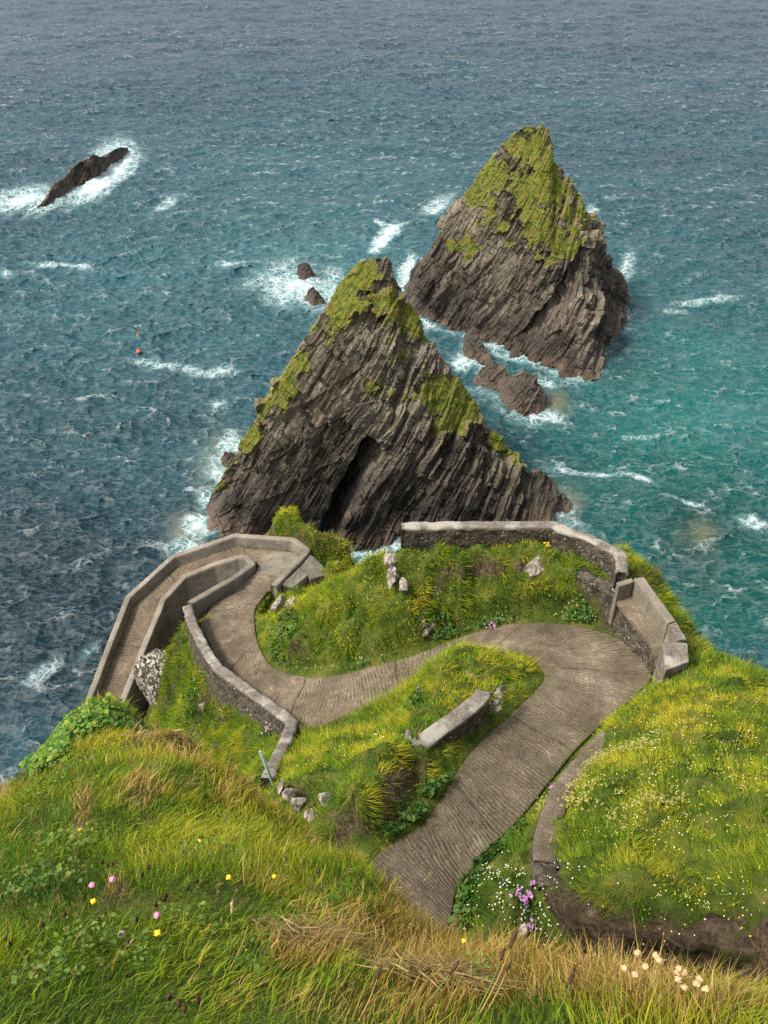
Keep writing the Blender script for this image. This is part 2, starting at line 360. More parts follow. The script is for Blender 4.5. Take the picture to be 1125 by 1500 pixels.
# skirt so that the slab has thickness
nV = len(V)
sk = np.concatenate([np.c_[DA[:, :2], DA[:, 2]-.3], np.c_[DB[:, :2], DB[:, 2]-.3]])
ia = np.arange(nr)*nc; ib = ia+nc-1; sa = nV+np.arange(nr); sb = sa+nr
q = np.concatenate([grid_quads(nr, nc), np.stack([ia[:-1], ia[1:], sa[1:], sa[:-1]], 1), np.stack([ib[1:], ib[:-1], sb[:-1], sb[1:]], 1)])
kind(mesh_np('path', np.r_[V, sk], q, mat=M_PATH, attrs={'groove': np.r_[groove.ravel(), np.zeros(2*nr)], 'plain': np.r_[plain.ravel(), np.zeros(2*nr)], 'verge': np.r_[vg.ravel(), np.zeros(2*nr)]}), 'structure')
rib = RB[::3].reshape(-1, 3)
KD = kdtree.KDTree(len(rib))
for i, v in enumerate(rib): KD.insert((v[0], v[1], 0), i)
KD.balance()

# ------------------------------------------------------------------ walls
WALL_XY = []
def polyline(pts, step=.14, smooth=False):
    P = np.array([unp(a, b, z) for a, b, z in pts])
    if smooth: return catmull(P, max(4, int(np.linalg.norm(np.diff(P, axis=0), axis=1).sum()/step)))
    out = []
    for k in range(len(P)-1):
        n = max(2, int(np.linalg.norm(P[k+1]-P[k])/step))
        out.append(P[k] + (P[k+1]-P[k])*np.linspace(0, 1, n, endpoint=False)[:, None])
    return np.concatenate(out+[P[-1:]])
def wall_mesh(name, T, th, side, depth, mat, parent=None, rough=.012, seed=0, vs=.16, top_round=.03, register=True):
    """T: top reference edge; the wall's thickness lies to its `side` (+1 left of travel, -1 right); depth: scalar or per-end pair"""
    n = len(T); d = np.gradient(T[:, :2], axis=0); d /= np.linalg.norm(d, axis=1)[:, None]+1e-9
    # miter: smooth direction slightly at corners
    nrm = np.c_[-d[:, 1], d[:, 0]]*side
    O = T.copy(); O[:, :2] += nrm*th
    if register: WALL_XY.append(np.r_[T[::2, :2], ((T+O)/2)[::2, :2], O[::2, :2]])
    dep = np.interp(np.linspace(0, 1, n), np.linspace(0, 1, len(depth)), depth) if hasattr(depth, '__len__') else np.full(n, depth)
    nvs = max(3, int(dep.max()/vs)); fr = np.linspace(1, 0, nvs)
    r = top_round
    ring = []
    for f in fr[:-1]: ring.append((T, 0, f))
    ring += [(T, 0, 'r'), (T, r, 't')]
    for k in (.33, .67): ring.append((T, th*k, 't'))
    ring += [(T, th-r, 't'), (T, th, 'r')]
    for f in fr[:-1][::-1]: ring.append((T, th, f))
    G = np.zeros((n, len(ring), 3))
    for j, (B, off, f) in enumerate(ring):
        G[:, j, :2] = T[:, :2] + nrm*off
        if f == 'r': G[:, j, 2] = T[:, 2]-r
        elif f == 't': G[:, j, 2] = T[:, 2]
        else: G[:, j, 2] = T[:, 2]-r-f*(dep-r)
    x, y, z = G[..., 0], G[..., 1], G[..., 2]
    dn = rough*(fbm(x*3+seed, y*3, z*3, 4, seed) + .8*fbm(x*8, y*8, z*8, 2, seed+3))
    sgn = np.array([-1 if o < th/2 else 1 for _, o, _ in ring])
    G[..., :2] += nrm[:, None, :]*(dn*sgn[None, :])[..., None]*1.6
    G[..., 2] += rough*1.2*fbm(x*2.5, y*2.5, z*0, 3, seed+9)
    m = len(ring)
    q = grid_quads(n, m, flip=(side > 0))
    j = np.arange(m//2)                       # end caps as strips
    caps = []
    for row, fl in ((0, side < 0), (n-1, side > 0)):
        b = row*m
        c = np.stack([b+j[:-1], b+j[1:], b+m-1-j[1:], b+m-1-j[:-1]], 1)
        caps.append(c if fl else c[:, ::-1])
    return mesh_np(name, G.reshape(-1, 3), np.concatenate([q]+caps), mat=mat, parent=parent)

# 1 outer parapet of the lower ramp and landing
T = polyline([(100,1110,5.75),(135,1022,7.0),(163,948,8.35),(191,875,9.7),(256,816,11.0),(344,786,12.15),(428,792,13.1),(446,806,13.35),(396,857,14.55)])
w = wall_mesh('parapet_wall', T, .34, 1, [3.4,3.4,3.2,3.0,3.0,2.2,2.2,1.6], M_CONC, seed=1)
tag(w, 'plain concrete parapet round the outer seaward side of the lower ramp and landing', 'wall')
# 2 inner wall of the ramp, bending round the hollow
T = polyline([(150,1100,6.3),(176,1023,7.45),(206,948,8.8),(235,877,10.15),(269,841,11.15),(315,822,11.75),(352,812,12.4),(364,813,12.6),(373,822,12.95),(374,827,13.3),(345,848,14.45),(281,885,15.3)])
w = wall_mesh('ramp_wall', T, .34, -1, [3.2,3.4,3.6,4.2,4.6,4.6,4.6,4.6,4.4,4.0], M_CONC, seed=2)
tag(w, 'tall concrete wall wrapped round the dark hollow between ramp and path', 'wall')
# 3 old stone wall on the path's outer edge
T = polyline([(281,887,15.45),(290,915,15.9),(308,950,16.35),(326,975,16.75),(370,1007,17.2),(410,1035,17.65),(438,1056,18.1),(428,1085,19.2),(415,1112,20.3),(402,1142,21.5)], smooth=False)
w = wall_mesh('stone_wall', T, .42, -1, [1.8,2.0,2.2,2.0,2.0,2.0,2.0,1.6], M_STONE, rough=.035, seed=3)
tag(w, 'low stone wall with pale rounded top zigzagging along the lower path beside the steel post', 'wall')
Tc = T.copy(); Tc[:, 2] += .07
cp_ = wall_mesh('coping', Tc, .44, -1, .13, M_COP, parent=w, rough=.03, seed=4, register=False, vs=.06, top_round=.045)
# 4 stone parapet on the headland top
T = polyline([(588,777,22.2),(700,775,22.25),(808,775,22.3),(855,792,22.4),(901,814,22.55),(903,840,22.4)])
w = wall_mesh('stone_wall', T, .42, 1, [1.5,1.6,1.7,1.9,2.6,2.6], M_STONE, rough=.04, seed=5)
tag(w, 'long dark stone parapet with white coping above the grassy bank, facing the pointed sea stack', 'wall')
Tc = T.copy(); Tc[:, 2] += .09
wall_mesh('coping', Tc, .45, 1, .14, M_COP, parent=w, rough=.03, seed=6, register=False, vs=.06, top_round=.04)
# 5 curved stone wall on the island
T = polyline([(612,1105,23.75),(625,1098,23.75),(648,1080,23.65),(681,1057,23.5),(712,1030,23.35),(719,1016,23.25)], smooth=True)
w = wall_mesh('stone_wall', T, .5, 1, [1.6,1.5,1.5,1.4], M_STONE, rough=.045, seed=7)
tag(w, 'short curved stone wall with flat pale top on the grassy island inside the hairpin bend', 'wall')
Tc = T.copy(); Tc[:, 2] += .07
wall_mesh('coping', Tc, .52, 1, .12, M_COP, parent=w, rough=.02, seed=8, register=False, vs=.06, top_round=.03)
# 6 roadside wall top on the right mound
T = polyline([(880,1072,22.5),(862,1090,22.7),(835,1120,23.3),(812,1150,23.9),(793,1190,24.6),(783,1225,25.1),(781,1262,25.7),(792,1298,26.2)], smooth=True)
w = wall_mesh('stone_wall', T, .55, 1, [1.3,1.4,1.6,1.8,2.0], M_STONE, rough=.06, seed=9)
tag(w, 'low stone wall with a flat gritty top half buried under the flowery right mound', 'wall')
Tc = T[:int(len(T)*.9)].copy(); Tc[:, 2] += .06
wall_mesh('coping', Tc, .56, 1, .1, M_PATH, parent=w, rough=.02, seed=10, register=False, vs=.06)
T = polyline([(790,1290,26.15),(806,1312,26.4),(830,1332,26.75),(870,1352,27.1),(930,1366,27.4),(1010,1378,27.7),(1130,1402,28.1),(1250,1430,28.4)], smooth=True)
w = wall_mesh('earth_bank', T, .7, 1, [1.9,2.2,2.4,2.6,2.6], M_EARTH, rough=.10, seed=19, top_round=.12, register=False)
tag(w, 'dark crumbling earth bank under the overhanging turf edge of the right mound', 'bank')
# 7 retaining wall round the hairpin, carrying the lookout recess
T = polyline([(845,838,21.75),(870,850,21.75),(899,873,21.7),(925,905,21.7),(948,935,21.7),(966,965,21.7),(970,985,21.7)], smooth=True)
T[:, 2] -= .12
w = wall_mesh('retaining_wall', T, .5, 1, [1.5,1.7,1.9,1.9,1.7,1.5], M_STONE, rough=.09, seed=11)
tag(w, 'dark rubble retaining wall below the lookout recess on the outside of the hairpin', 'wall')
# 8 lookout recess
def prism(name, pts, zb, mat, parent, seed, rough=.02, div=5):
    bm = bmesh.new()
    up = [bm.verts.new(unp(*p)) for p in pts]
    lo = [bm.verts.new((v.co.x, v.co.y, zb)) for v in up]
    bm.faces.new(up[::-1]); bm.faces.new(lo)
    k = len(up)
    for i in range(k): bm.faces.new((up[i], up[(i+1) % k], lo[(i+1) % k], lo[i]))
    bmesh.ops.recalc_face_normals(bm, faces=bm.faces)
    bmesh.ops.bevel(bm, geom=bm.edges[:], offset=.03, segments=2, affect='EDGES', profile=.5)
    bmesh.ops.triangulate(bm, faces=bm.faces[:])
    bmesh.ops.subdivide_edges(bm, edges=[e for e in bm.edges if e.calc_length() > .25], cuts=3, use_grid_fill=True)
    me = bpy.data.meshes.new(name); bm.to_mesh(me); bm.free()
    c = np.zeros(len(me.vertices)*3); me.vertices.foreach_get('co', c); c = c.reshape(-1, 3)
    for a in range(3): c[:, a] += rough*fbm(c[:, 0]*4+a*9, c[:, 1]*4, c[:, 2]*4, 3, seed+a)
    me.vertices.foreach_set('co', c.ravel()); me.materials.append(mat)
    o = bpy.data.objects.new(name, me); COL.objects.link(o); o.parent = parent
    WALL_XY.append(c[::3, :2]); return o
bay = empty('lookout_recess', (0, 0, 0))
tag(bay, 'concrete lookout recess with sunken floor and back wall above the sea', 'lookout')
prism('floor', [(899,874,21.72),(928,869,21.72),(974,938,21.72),(968,962,21.72)], 21.5, M_PATH, bay, 1)
prism('back_wall', [(928.5,847,22.55),(943,845,22.55),(990,909,22.55),(978,913,22.55)], 20.4, M_CONC, bay, 2)
prism('back_wall', [(979,914.5,22.52),(990.5,910.5,22.52),(1006,937,22.52),(993,938,22.52)], 20.4, M_COP, bay, 3, .035)['label'] = 'pale rough end of the back wall'
prism('end_wall', [(903,853,22.5),(926,846,22.5),(928,852,22.5),(907,859,22.5)], 20.4, M_CONC, bay, 4)
prism('end_block', [(970,940,22.55),(1007,941,22.55),(1010,969,22.55),(975,981,22.55)], 20.4, M_COP, bay, 5, .04)
# buttress under the landing parapet
bt = empty('buttress', (0, 0, 0)); tag(bt, 'slanted grey concrete buttress below the end of the landing parapet', 'buttress')
for k, (pts, zb) in enumerate(([[(414,856,14.3),(438,832,14.2),(452,842,14.0),(428,862,14.0)], 10.5], [[(440,830,14.1),(455,812,13.4),(474,830,13.2),(480,842,13.4),(455,848,13.9)], 9.5])):
    prism('block', pts, zb, M_CONC, bt, 20+k, .05)
# steel post
def tube_pts(P, r, sides=8):
    P = np.asarray(P, float); r = np.broadcast_to(r, len(P)); rows = []
    for i in range(len(P)):
        d = P[min(i+1, len(P)-1)]-P[max(i-1, 0)]; d = d/np.linalg.norm(d)
        a = np.cross(d, [0, 0, 1] if abs(d[2]) < .9 else [1, 0, 0]); a /= np.linalg.norm(a); b = np.cross(d, a)
        t = np.linspace(0, 2*math.pi, sides, endpoint=False)
        rows.append(P[i] + r[i]*(np.cos(t)[:, None]*a + np.sin(t)[:, None]*b))
    V = np.concatenate(rows); q = []
    for i in range(len(P)-1):
        for k in range(sides):
            q.append((i*sides+k, i*sides+(k+1) % sides, (i+1)*sides+(k+1) % sides, (i+1)*sides+k))
    return V, np.array(q)
pb = unp(400, 1148, 21.3)
pt = pb + np.array([-.28, .06, 1.55])
V, q = tube_pts([pb-[0, 0, .5], pb, pt, pt+[0, 0, .001]], [.045, .045, .045, .001], 10)
tag(mesh_np('post', V, q, mat=M_POST), 'thin leaning grey steel post beside the near end of the low stone wall', 'post')

# ------------------------------------------------------------------ headland terrain
CP = []
def P(*pts):
    for a, b, z in pts: CP.append(unp(a, b, z))
# bank between lower path and parapet: rises from a point of the path's edge at a given slope
def PB(ref, *pts):
    q = unp(*ref)
    for a, b, sl_ in pts:
        d = ray(a, b); tn = -d[2]/d[1]; Yb = (H-q[2]+sl_*q[1])/(sl_+tn)
        CP.append(uny(a, b, Yb))
PB((431,988,16.4), (430,950,1.2), (450,900,1.0), (470,870,.72))
PB((394,972,16.0), (410,930,.9), (430,905,.8))
PB((373,912,15.1), (398,900,.6), (418,890,.6))
PB((470,991,16.9), (480,950,1.25), (500,850,.85), (490,900,1.05))
PB((508,986,17.35), (520,950,1.3), (520,890,1.05), (525,835,.85))
PB((545,976,17.8), (560,900,1.15), (560,840,.95), (552,808,.82))
PB((603,961,18.3), (600,940,1.4), (600,900,1.2), (594,806,.97), (600,850,1.08))
PB((652,942,18.6), (650,890,1.2), (650,808,.97), (650,850,1.08))
PB((705,923,19.0), (700,880,1.15), (700,845,1.05), (700,808,.95))
PB((760,912,19.4), (750,885,1.1), (750,850,1.05), (760,808,.92))
PB((820,913,19.8), (800,885,1.05), (800,850,1.0), (800,806,.92))
PB((872,922,20.1), (850,900,.85), (850,872,.85), (840,835,.85), (890,912,.8), (925,942,.2))
P((430,870,13.9),(484,850,13.2),(503,838,13.4),(462,858,13.0))
# knob beyond the landing
P((470,778,14.0),(450,776,13.4),(490,792,13.6),(510,808,12.6),(475,812,13.0),(492,835,12.4),(435,778,11.5))
# outside right edge
P((925,818,20.6),(912,806,20.6),(950,840,20.3),(985,885,20.2),(1012,925,20.2),(1020,960,21.0))
# island
P((690,985,21.9),(650,957,21.4),(690,953,21.2),(740,958,20.6),(780,985,21.2),(760,1010,22.1),(730,985,21.6),(640,985,21.9),(620,1010,21.7),(605,1030,21.0),(640,1040,22.6),(670,1020,22.7),(735,1035,22.4),
  (600,1080,23.2),(630,1062,23.0),(575,1060,21.6),(570,1040,19.6),(540,1050,19.0),(500,1068,18.6),(500,1110,22.9),(450,1110,21.2),(470,1085,19.2),(540,1110,24.4),(565,1118,24.7),(530,1130,24.9),(450,1150,23.0),
  (480,1160,24.2),(430,1170,23.4),(512,1185,25.0),(548,1150,24.9),(585,1105,24.2),(590,1130,24.3),(600,1180,24.0),(640,1130,23.5),(660,1105,23.1),(560,1215,24.4),(500,1230,24.0),(430,1200,23.0),(440,1075,17.4),(425,1120,21.2))
# seaward slope below the stone wall
P((274,915,13.6),(262,940,11.4),(303,992,15.0),(278,1000,12.0),(335,1022,15.4),(366,1046,16.0),(315,1065,13.2),(388,1070,16.5),(404,1095,17.8),(360,1100,15.4),(330,1120,13.8),(400,1120,18.6),(385,1130,18.0),(370,1170,18.5),(250,1050,8.6),(280,1100,11.0),(225,1000,5.6),
  (210,1060,5.0),(250,955,9.4),(245,980,8.0))
# right mound
P((700,1275,24.6),(760,1240,24.4),(690,1320,25.0),(740,1310,25.6),(775,1275,25.5),(800,1190,23.4),(840,1130,22.5),(720,1340,25.4),(770,1350,25.8),(850,1430,25.2),(920,1465,25.2),(1020,1485,25.2),(800,1370,25.6),
  (900,1060,22.9),(880,1045,22.1),(950,1010,21.5),(1000,985,21.9),(960,1040,23.3),(900,1120,24.2),(860,1160,24.7),(1000,1080,24.7),(1100,1030,23.6),(1060,985,22.3),(1125,1000,22.6),(1040,962,21.2),
  (830,1230,25.7),(850,1290,26.5),(900,1200,25.6),(950,1150,25.3),(950,1260,26.8),(1000,1180,26.2),(1050,1120,25.6),(1120,1100,25.4),(1100,1200,27.0),(1000,1320,27.5),(1100,1300,28.3),(1125,1375,28.5),(930,1350,27.4),(1010,1362,27.7),(1000,1350,27.7),(880,1338,27.0))
W_ = lambda *pts: CP.extend(np.array(p, float) for p in pts)
# sea cliffs and hidden ground
W_((1.2,29.2,19),(4,29.3,19),(6.5,29.3,19),(9.3,28.6,19.5),(1.5,30.8,12),(4.5,31,12),(7.5,30.8,13),(-9,33.8,6.5),(-8.6,36.4,6.8),(-7.4,35.6,7.2),(-10.6,34.2,6.2),(-11.6,35.6,5.8),(-10.3,36.4,6.2),(-12.2,33.5,5.2),(-9.8,35.2,6.2),
   (18,24,12),(15.5,26,8),(13.5,28,8),(17,28,-3),(21,22,10),(24,20,-3),(24,14,18),(32,12,0),(20,12,27),(20,8,30),(11,30.5,12),(12,33,-3),(7,31.5,14),(0,31.5,13),(8,35,-3),(0,35,-3),(-1.2,33.2,9),(-.6,36,6),(-2.5,41.5,2),(-1,39.5,3),(-2.5,44,-3),
   (-4.8,41.5,3),(-5,44,-3),(-9,43.5,4),(-10,46,-3),(-14,42.5,3),(-16,44,-3),(-16.8,38.5,2.5),(-19,39,-3),(-18,33,1),(-20.5,33,-3),(-18,28,0),(-20,26,-3),(-15,25,5),(-13,22,8),(-12,18,9),(-16,18,-3),(-9,20,9),(-9,16,12),(-6,14,19),
   (-3,11,24.5),(0,10,26),(4,8,26.5),(8,6,27.5),(14,6,30),(-8,9,17),(-14,10,2),(-20,12,-3),(26,28,-3),(20,34,-3),(-25,44,-3),(-26,20,-3),(20,44,-3),(5,44,-3),(34,20,-3))
CP.extend(EA[1:25:1]-[0, 0, .02]); CP.extend(EB[1:25:1]-[0, 0, .02])
CPs = np.array(CP)
# drop near-coincident points
keep = []
for i in range(len(CPs)):
    if all(np.linalg.norm(CPs[i, :2]-CPs[k, :2]) > .3 for k in keep): keep.append(i)
CPs = CPs[keep]
def rbf_fit(C, c):
    D = np.sqrt(((C[:, None, :2]-C[None, :, :2])**2).sum(-1)+c*c); n = len(C)
    A = np.zeros((n+3, n+3)); A[:n, :n] = D; A[:n, n] = 1; A[:n, n+1:] = C[:, :2]; A[n:, :n] = A[:n, n:].T
    b = np.r_[C[:, 2], 0, 0, 0]; return np.linalg.solve(A+np.diag(np.r_[np.full(n, -.02), 0, 0, 0]), b)
def rbf_eval(C, w, c, x, y):
    out = np.empty(x.size); xs, ys = x.ravel(), y.ravel()
    for s in range(0, x.size, 20000):
        e = slice(s, s+20000)
        D = np.sqrt((xs[e, None]-C[None, :, 0])**2+(ys[e, None]-C[None, :, 1])**2+c*c)
        out[e] = D@w[:len(C)] + w[len(C)] + w[len(C)+1]*xs[e] + w[len(C)+2]*ys[e]
    return out.reshape(x.shape)
cw = rbf_fit(CPs, .35)
DXY = .12
gx, gy = np.arange(-24, 30, DXY), np.arange(7, 46, DXY)
GX, GY = np.meshgrid(gx, gy)
GZ0 = rbf_eval(CPs, cw, .35, GX, GY)
PD = np.full(GX.shape, 9.0); PZ = np.zeros(GX.shape)
f1, f2, f3 = PD.ravel(), PZ.ravel(), None
for i, (a, b) in enumerate(zip(GX.ravel(), GY.ravel())):
    co, k, d = KD.find((a, b, 0)); f1[i] = d; f2[i] = rib[k, 2]
lump = .15*fbm(GX*.8, GY*.8, 0, 4, 40) - .26*np.abs(fbm(GX*1.5, GY*1.5, 0, 3, 44)) + .09*fbm(GX*3.6, GY*3.6, 0, 2, 47) + .08
rid = 1-np.abs(fbm(GX*.55+.8*fbm(GX*.4, GY*.4, 2, 2, 51), GY*.55, 0, 2, 52))*2.2
lump = lump + .22*np.clip(rid, 0, 1)-.1
GZ = GZ0 + lump*sstep(.1, .9, PD)*np.where(GX > 6.5, 1.6, 2.1)
wup = sstep(.06, .75, PD); wdn = sstep(.05, .38, PD)
wgt = np.where(GZ < PZ, wdn, wup)
GZ = wgt*GZ + (1-wgt)*(PZ-.10+.13*sstep(.06, .14, PD))
gyy, gxx = np.gradient(GZ, DXY)
slope = np.hypot(gxx, gyy)
ppx, ppy, _ = proj(np.c_[GX.ravel(), GY.ravel(), GZ.ravel()])
ppx, ppy = ppx.reshape(GX.shape), ppy.reshape(GX.shape)
bare = sstep(2.4, 3.6, slope + .9*fbm(GX*1.3, GY*1.3, GZ*.8, 4, 60)) 
bn = fbm(GX*1.6, GY*1.6, GZ, 4, 66)
for cx, cy, rx, ry, a, s in ((583,1158,22,52,28,2.4),(625,1120,10,26,50,1.4),(520,1205,40,14,20,1.6),(607,1040,8,26,10,1.3),(650,1040,40,8,-35,.5),(715,832,75,11,-6,2.0),(640,862,30,14,-50,.9),(450,1170,60,18,30,.8),(880,895,60,25,45,.8),(262,880,40,50,0,1.5),(300,850,40,30,0,1.5),(690,1000,40,12,-10,.5),(470,1100,35,10,-25,.45),(620,1070,14,10,0,.7),(300,1060,16,30,0,.5)):
    bare = np.maximum(bare, np.clip(s*blob(ppx, ppy, cx, cy, rx, ry, a)*(1+1.3*bn)-.25, 0, 1))
bare = np.clip(bare, 0, 1)
HV = np.stack([GX, GY, GZ], -1).reshape(-1, 3)
kind(mesh_np('headland_terrain', HV, grid_quads(*GX.shape), mat=M_SOIL, attrs={'bare': bare.ravel()}), 'structure')

# ------------------------------------------------------------------ near hillside
def N_(px, py, f): return uny(px, py, f)
NC = [N_(a, b, f) for a, b, f in (
 (-150,1500,.7),(0,1500,.72),(230,1500,.75),(450,1500,.75),(650,1500,.75),(900,1500,.75),(1125,1500,.75),(1300,1500,.75),
 (0,1400,1.0),(230,1400,1.0),(0,1300,1.45),(230,1320,1.3),(450,1400,1.05),(0,1215,2.3),(-80,1220,3.2),(110,1200,2.3),(230,1210,2.2),(330,1210,2.25),(340,1290,1.5),(450,1300,1.65),(450,1245,2.3),(350,1180,3.0),
 (230,1110,4.0),(300,1125,3.9),(120,1100,4.2),(60,1130,4.2),(25,1165,4.0),(-30,1185,4.2),(160,1047,6.4),(215,1058,6.2),(120,1058,6.2),(75,1098,5.6),(150,1062,5.3),(185,1062,5.3),(110,1078,5.2),(90,1090,4.8),(190,1075,4.8),(145,1085,4.6),(50,1112,5.2),(300,1108,5.0),(385,1178,3.4),(390,1178,3.9),(450,1210,3.3),(550,1270,2.5),(540,1320,1.6),(600,1325,2.05),(655,1388,1.6),(610,1405,1.3),(650,1430,1.0),
 (760,1405,1.3),(700,1440,1.0),(850,1430,1.15),(900,1450,1.0),(1000,1455,1.05),(1125,1460,1.05),(1300,1460,1.1))]
for a, b, f in ((160,1040,8.5),(215,1048,8.2),(120,1050,8.2),(75,1082,7.4),(-40,1165,6.2),(300,1100,7.0),(390,1170,5.8),(450,1200,5.0),(550,1250,4.0),(600,1290,3.6),(655,1345,3.0),(760,1392,2.6),(900,1440,2.3),(1000,1440,2.3),(1125,1445,2.3),(1300,1445,2.3)):
    q_ = N_(a, b, f); q_[2] -= 2.2+f*.55; NC.append(q_)
for x, y, z in ((0,0,43.3),(-3,0,43.2),(3,0,43.3),(-6,.5,41.5),(6,.5,43),(-8,4,31),(-8,8,26),(-4,11,22),(0,7,27),(3,5,30),(6,4,33),(-9,1,37),(-3,9.5,26),(9,3,36)): NC.append(np.array([x, y, z], float))
NC = np.array(NC)
nw = rbf_fit(NC, .12)
hx, hy = np.arange(-8, 6.5, .045), np.arange(0, 10.5, .045)
HX, HY = np.meshgrid(hx, hy)
HZ = rbf_eval(NC, nw, .12, HX, HY)
HZ -= .20*np.exp(-((HX+3.0)/1.2)**2-((HY-6.3)/1.0)**2)
HZ -= .10*sstep(.8, 2.5, np.hypot(HY, HX*.3))
dd = np.hypot(HY, 2)/4
HZ += (.05*fbm(HX*1.6, HY*1.6, 0, 4, 80) + .025*np.abs(fbm(HX*5, HY*5, 0, 3, 84)))*np.clip(dd*1.6, .4, 2)
hgy, hgx = np.gradient(HZ, .045)
if BROW:
    a_, b_, d_ = proj(np.c_[HX.ravel(), HY.ravel(), HZ.ravel()])
    for c_ in range(0, 1126, 75):
        k_ = np.abs(a_-c_) < 8; j_ = np.argmin(np.where(k_, b_, 9e9)); print('brow', c_, int(b_[j_]), 'Y %.1f z %.1f' % (HY.ravel()[j_], HZ.ravel()[j_]))
hpx, hpy, hdep = [a.reshape(HX.shape) for a in proj(np.c_[HX.ravel(), HY.ravel(), HZ.ravel()])]
hb = np.zeros(HX.shape)
for cx, cy, rx, ry, a in ((205,1075,22,50,25),(120,1190,16,40,15),(200,1165,22,16,0),(215,1205,20,10,0),(170,1310,14,30,20)):
    hb = np.maximum(hb, blob(hpx, hpy, cx, cy, rx, ry, a))
hbn = np.clip(hb*1.4+.5*fbm(HX*4, HY*4, 0, 3, 90)-.35, 0, 1)
kind(mesh_np('hillside_terrain', np.stack([HX, HY, HZ], -1).reshape(-1, 3), grid_quads(*HX.shape), mat=M_SOIL, attrs={'bare': hbn.ravel()}), 'structure')

# ------------------------------------------------------------------ grass
def bil(G, x0, y0, d, x, y):
    u = np.clip((x-x0)/d, 0, G.shape[1]-1.001); v = np.clip((y-y0)/d, 0, G.shape[0]-1.001)
    i, j = u.astype(int), v.astype(int); a, b = u-i, v-j
    return G[j, i]*(1-a)*(1-b)+G[j, i+1]*a*(1-b)+G[j+1, i]*(1-a)*b+G[j+1, i+1]*a*b
def norm(v): return v/(np.linalg.norm(v, axis=-1, keepdims=True)+1e-9)
def blades(name, B, D, L, Wd, bend, col, near=True, mat=M_GRASS):
    """B base points, D growth directions, L lengths, Wd widths, bend vectors; tapering blades"""
    n = len(B)
    az = rng.uniform(0, math.pi*2, n); rv = np.c_[np.cos(az), np.sin(az), np.zeros(n)]
    side = norm(np.cross(D, rv))*Wd[:, None]*.5
    tip = B + D*L[:, None] + bend*L[:, None]
    mid_ = B + D*(L*.55)[:, None] + bend*(L*.18)[:, None]
    if near:
        V = np.stack([B-side, B+side, mid_+side*.75, mid_-side*.75, tip], 1).reshape(-1, 3)
        i = np.arange(n)*5
        Q = np.stack([i, i+1, i+2, i+3], 1); T_ = np.stack([i+3, i+2, i+4], 1)
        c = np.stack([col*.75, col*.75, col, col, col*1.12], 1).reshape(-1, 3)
    else:
        V = np.stack([B-side, B+side, tip], 1).reshape(-1, 3); i = np.arange(n)*3
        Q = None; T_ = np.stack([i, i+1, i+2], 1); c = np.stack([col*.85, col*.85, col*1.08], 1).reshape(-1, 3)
    return kind(mesh_np(name, V, Q, T_, mat=mat, colors=np.clip(c, 0, 1), smooth=False), 'stuff')
def pal(t, stops):
    xs = [s[0] for s in stops]; return np.stack([np.interp(t, xs, [s[1][k] for s in stops]) for k in range(3)], -1)
GREEN = [(0, (.030, .085, .006)), (.3, (.085, .18, .010)), (.55, (.19, .285, .013)), (.8, (.34, .37, .018)), (1, (.46, .39, .03))]
DRY = [(0, (.20, .13, .025)), (.5, (.42, .27, .055)), (1, (.58, .42, .16))]

# near hillside grass
n0 = 2100000
x, y = rng.uniform(-7.5, 5.5, n0), rng.uniform(.2, 10, n0)
z = bil(HZ, -8, 0, .045, x, y); gxv, gyv = bil(hgx, -8, 0, .045, x, y), bil(hgy, -8, 0, .045, x, y)
px, py, dep = proj(np.c_[x, y, z])
sl = np.sqrt(1+gxv**2+gyv**2)
dens = np.clip((2.2/dep)**1.25, .1, 1.3)*np.minimum(sl, 3)/2.2
hb_ = bil(hbn, -8, 0, .045, x, y)
vis = (px > -150) & (px < 1275) & (py > 950) & (py < 1640)
k = (rng.random(n0) < dens*(1-.8*hb_)) & vis & (np.hypot(x, y-.0) > .5)
x, y, z, gxv, gyv, px, py, dep = [a[k] for a in (x, y, z, gxv, gyv, px, py, dep)]
n = len(x); print('near blades', n)
nrmv = norm(np.c_[-gxv, -gyv, np.ones(n)])
cl = 1.25*fbm(x*1.7, y*1.7, z*1.7, 4, 101); cl2 = 1.3*fbm(x*4.5, y*4.5, z*4.5, 3, 107)
dry = np.zeros(n)
for cx, cy, rx, ry, a, s in ((660,1400,210,80,15,1.0),(620,1470,240,55,0,.8),(860,1440,200,50,8,.9),(500,1340,110,50,20,.5),(450,1400,75,32,-8,1.0),(620,1480,90,45,0,.85),(255,1085,80,34,25,.75),(205,1165,34,30,0,.85),(330,1150,90,40,30,.45),(480,1235,120,35,25,.35),(560,1330,90,50,40,.5),(120,1195,14,40,15,.8),(170,1310,18,30,25,.7),(1050,1470,90,30,0,.5),(390,1300,50,25,0,.3),(10,1150,14,80,30,.5)):
    dry = np.maximum(dry, s*blob(px, py, cx, cy, rx, ry, a))
dry = np.clip(dry + .10 + .32*cl2 + .14*cl, 0, 1)
isdry = rng.random(n) < sstep(.25, .85, dry)*.9 + .05
tg = np.clip(.66 + .42*cl + .25*cl2 + rng.normal(0, .13, n), 0, 1)
tg = np.clip(tg - .30*blob(px, py, 80, 1300, 110, 170) - .25*blob(px, py, 330, 1275, 70, 50) - .25*blob(px, py, 800, 1490, 60, 30)+.25*blob(px, py, 430, 1190, 220, 60, 20)-.2*blob(px, py, 130, 1350, 200, 90), 0, 1)
col = np.where(isdry[:, None], pal(np.clip(.5+.5*cl2+rng.normal(0, .25, n), 0, 1), DRY), pal(tg, GREEN))
L = (.030+.055*rng.random(n)**1.5)*(1+.5*cl+.55*cl2)*np.clip(.7+dep*.14, .85, 1.5)
L *= 1+.2*sstep(.4, .9, dry)
L *= 1 - .35*blob(px, py, 300, 1480, 260, 40)
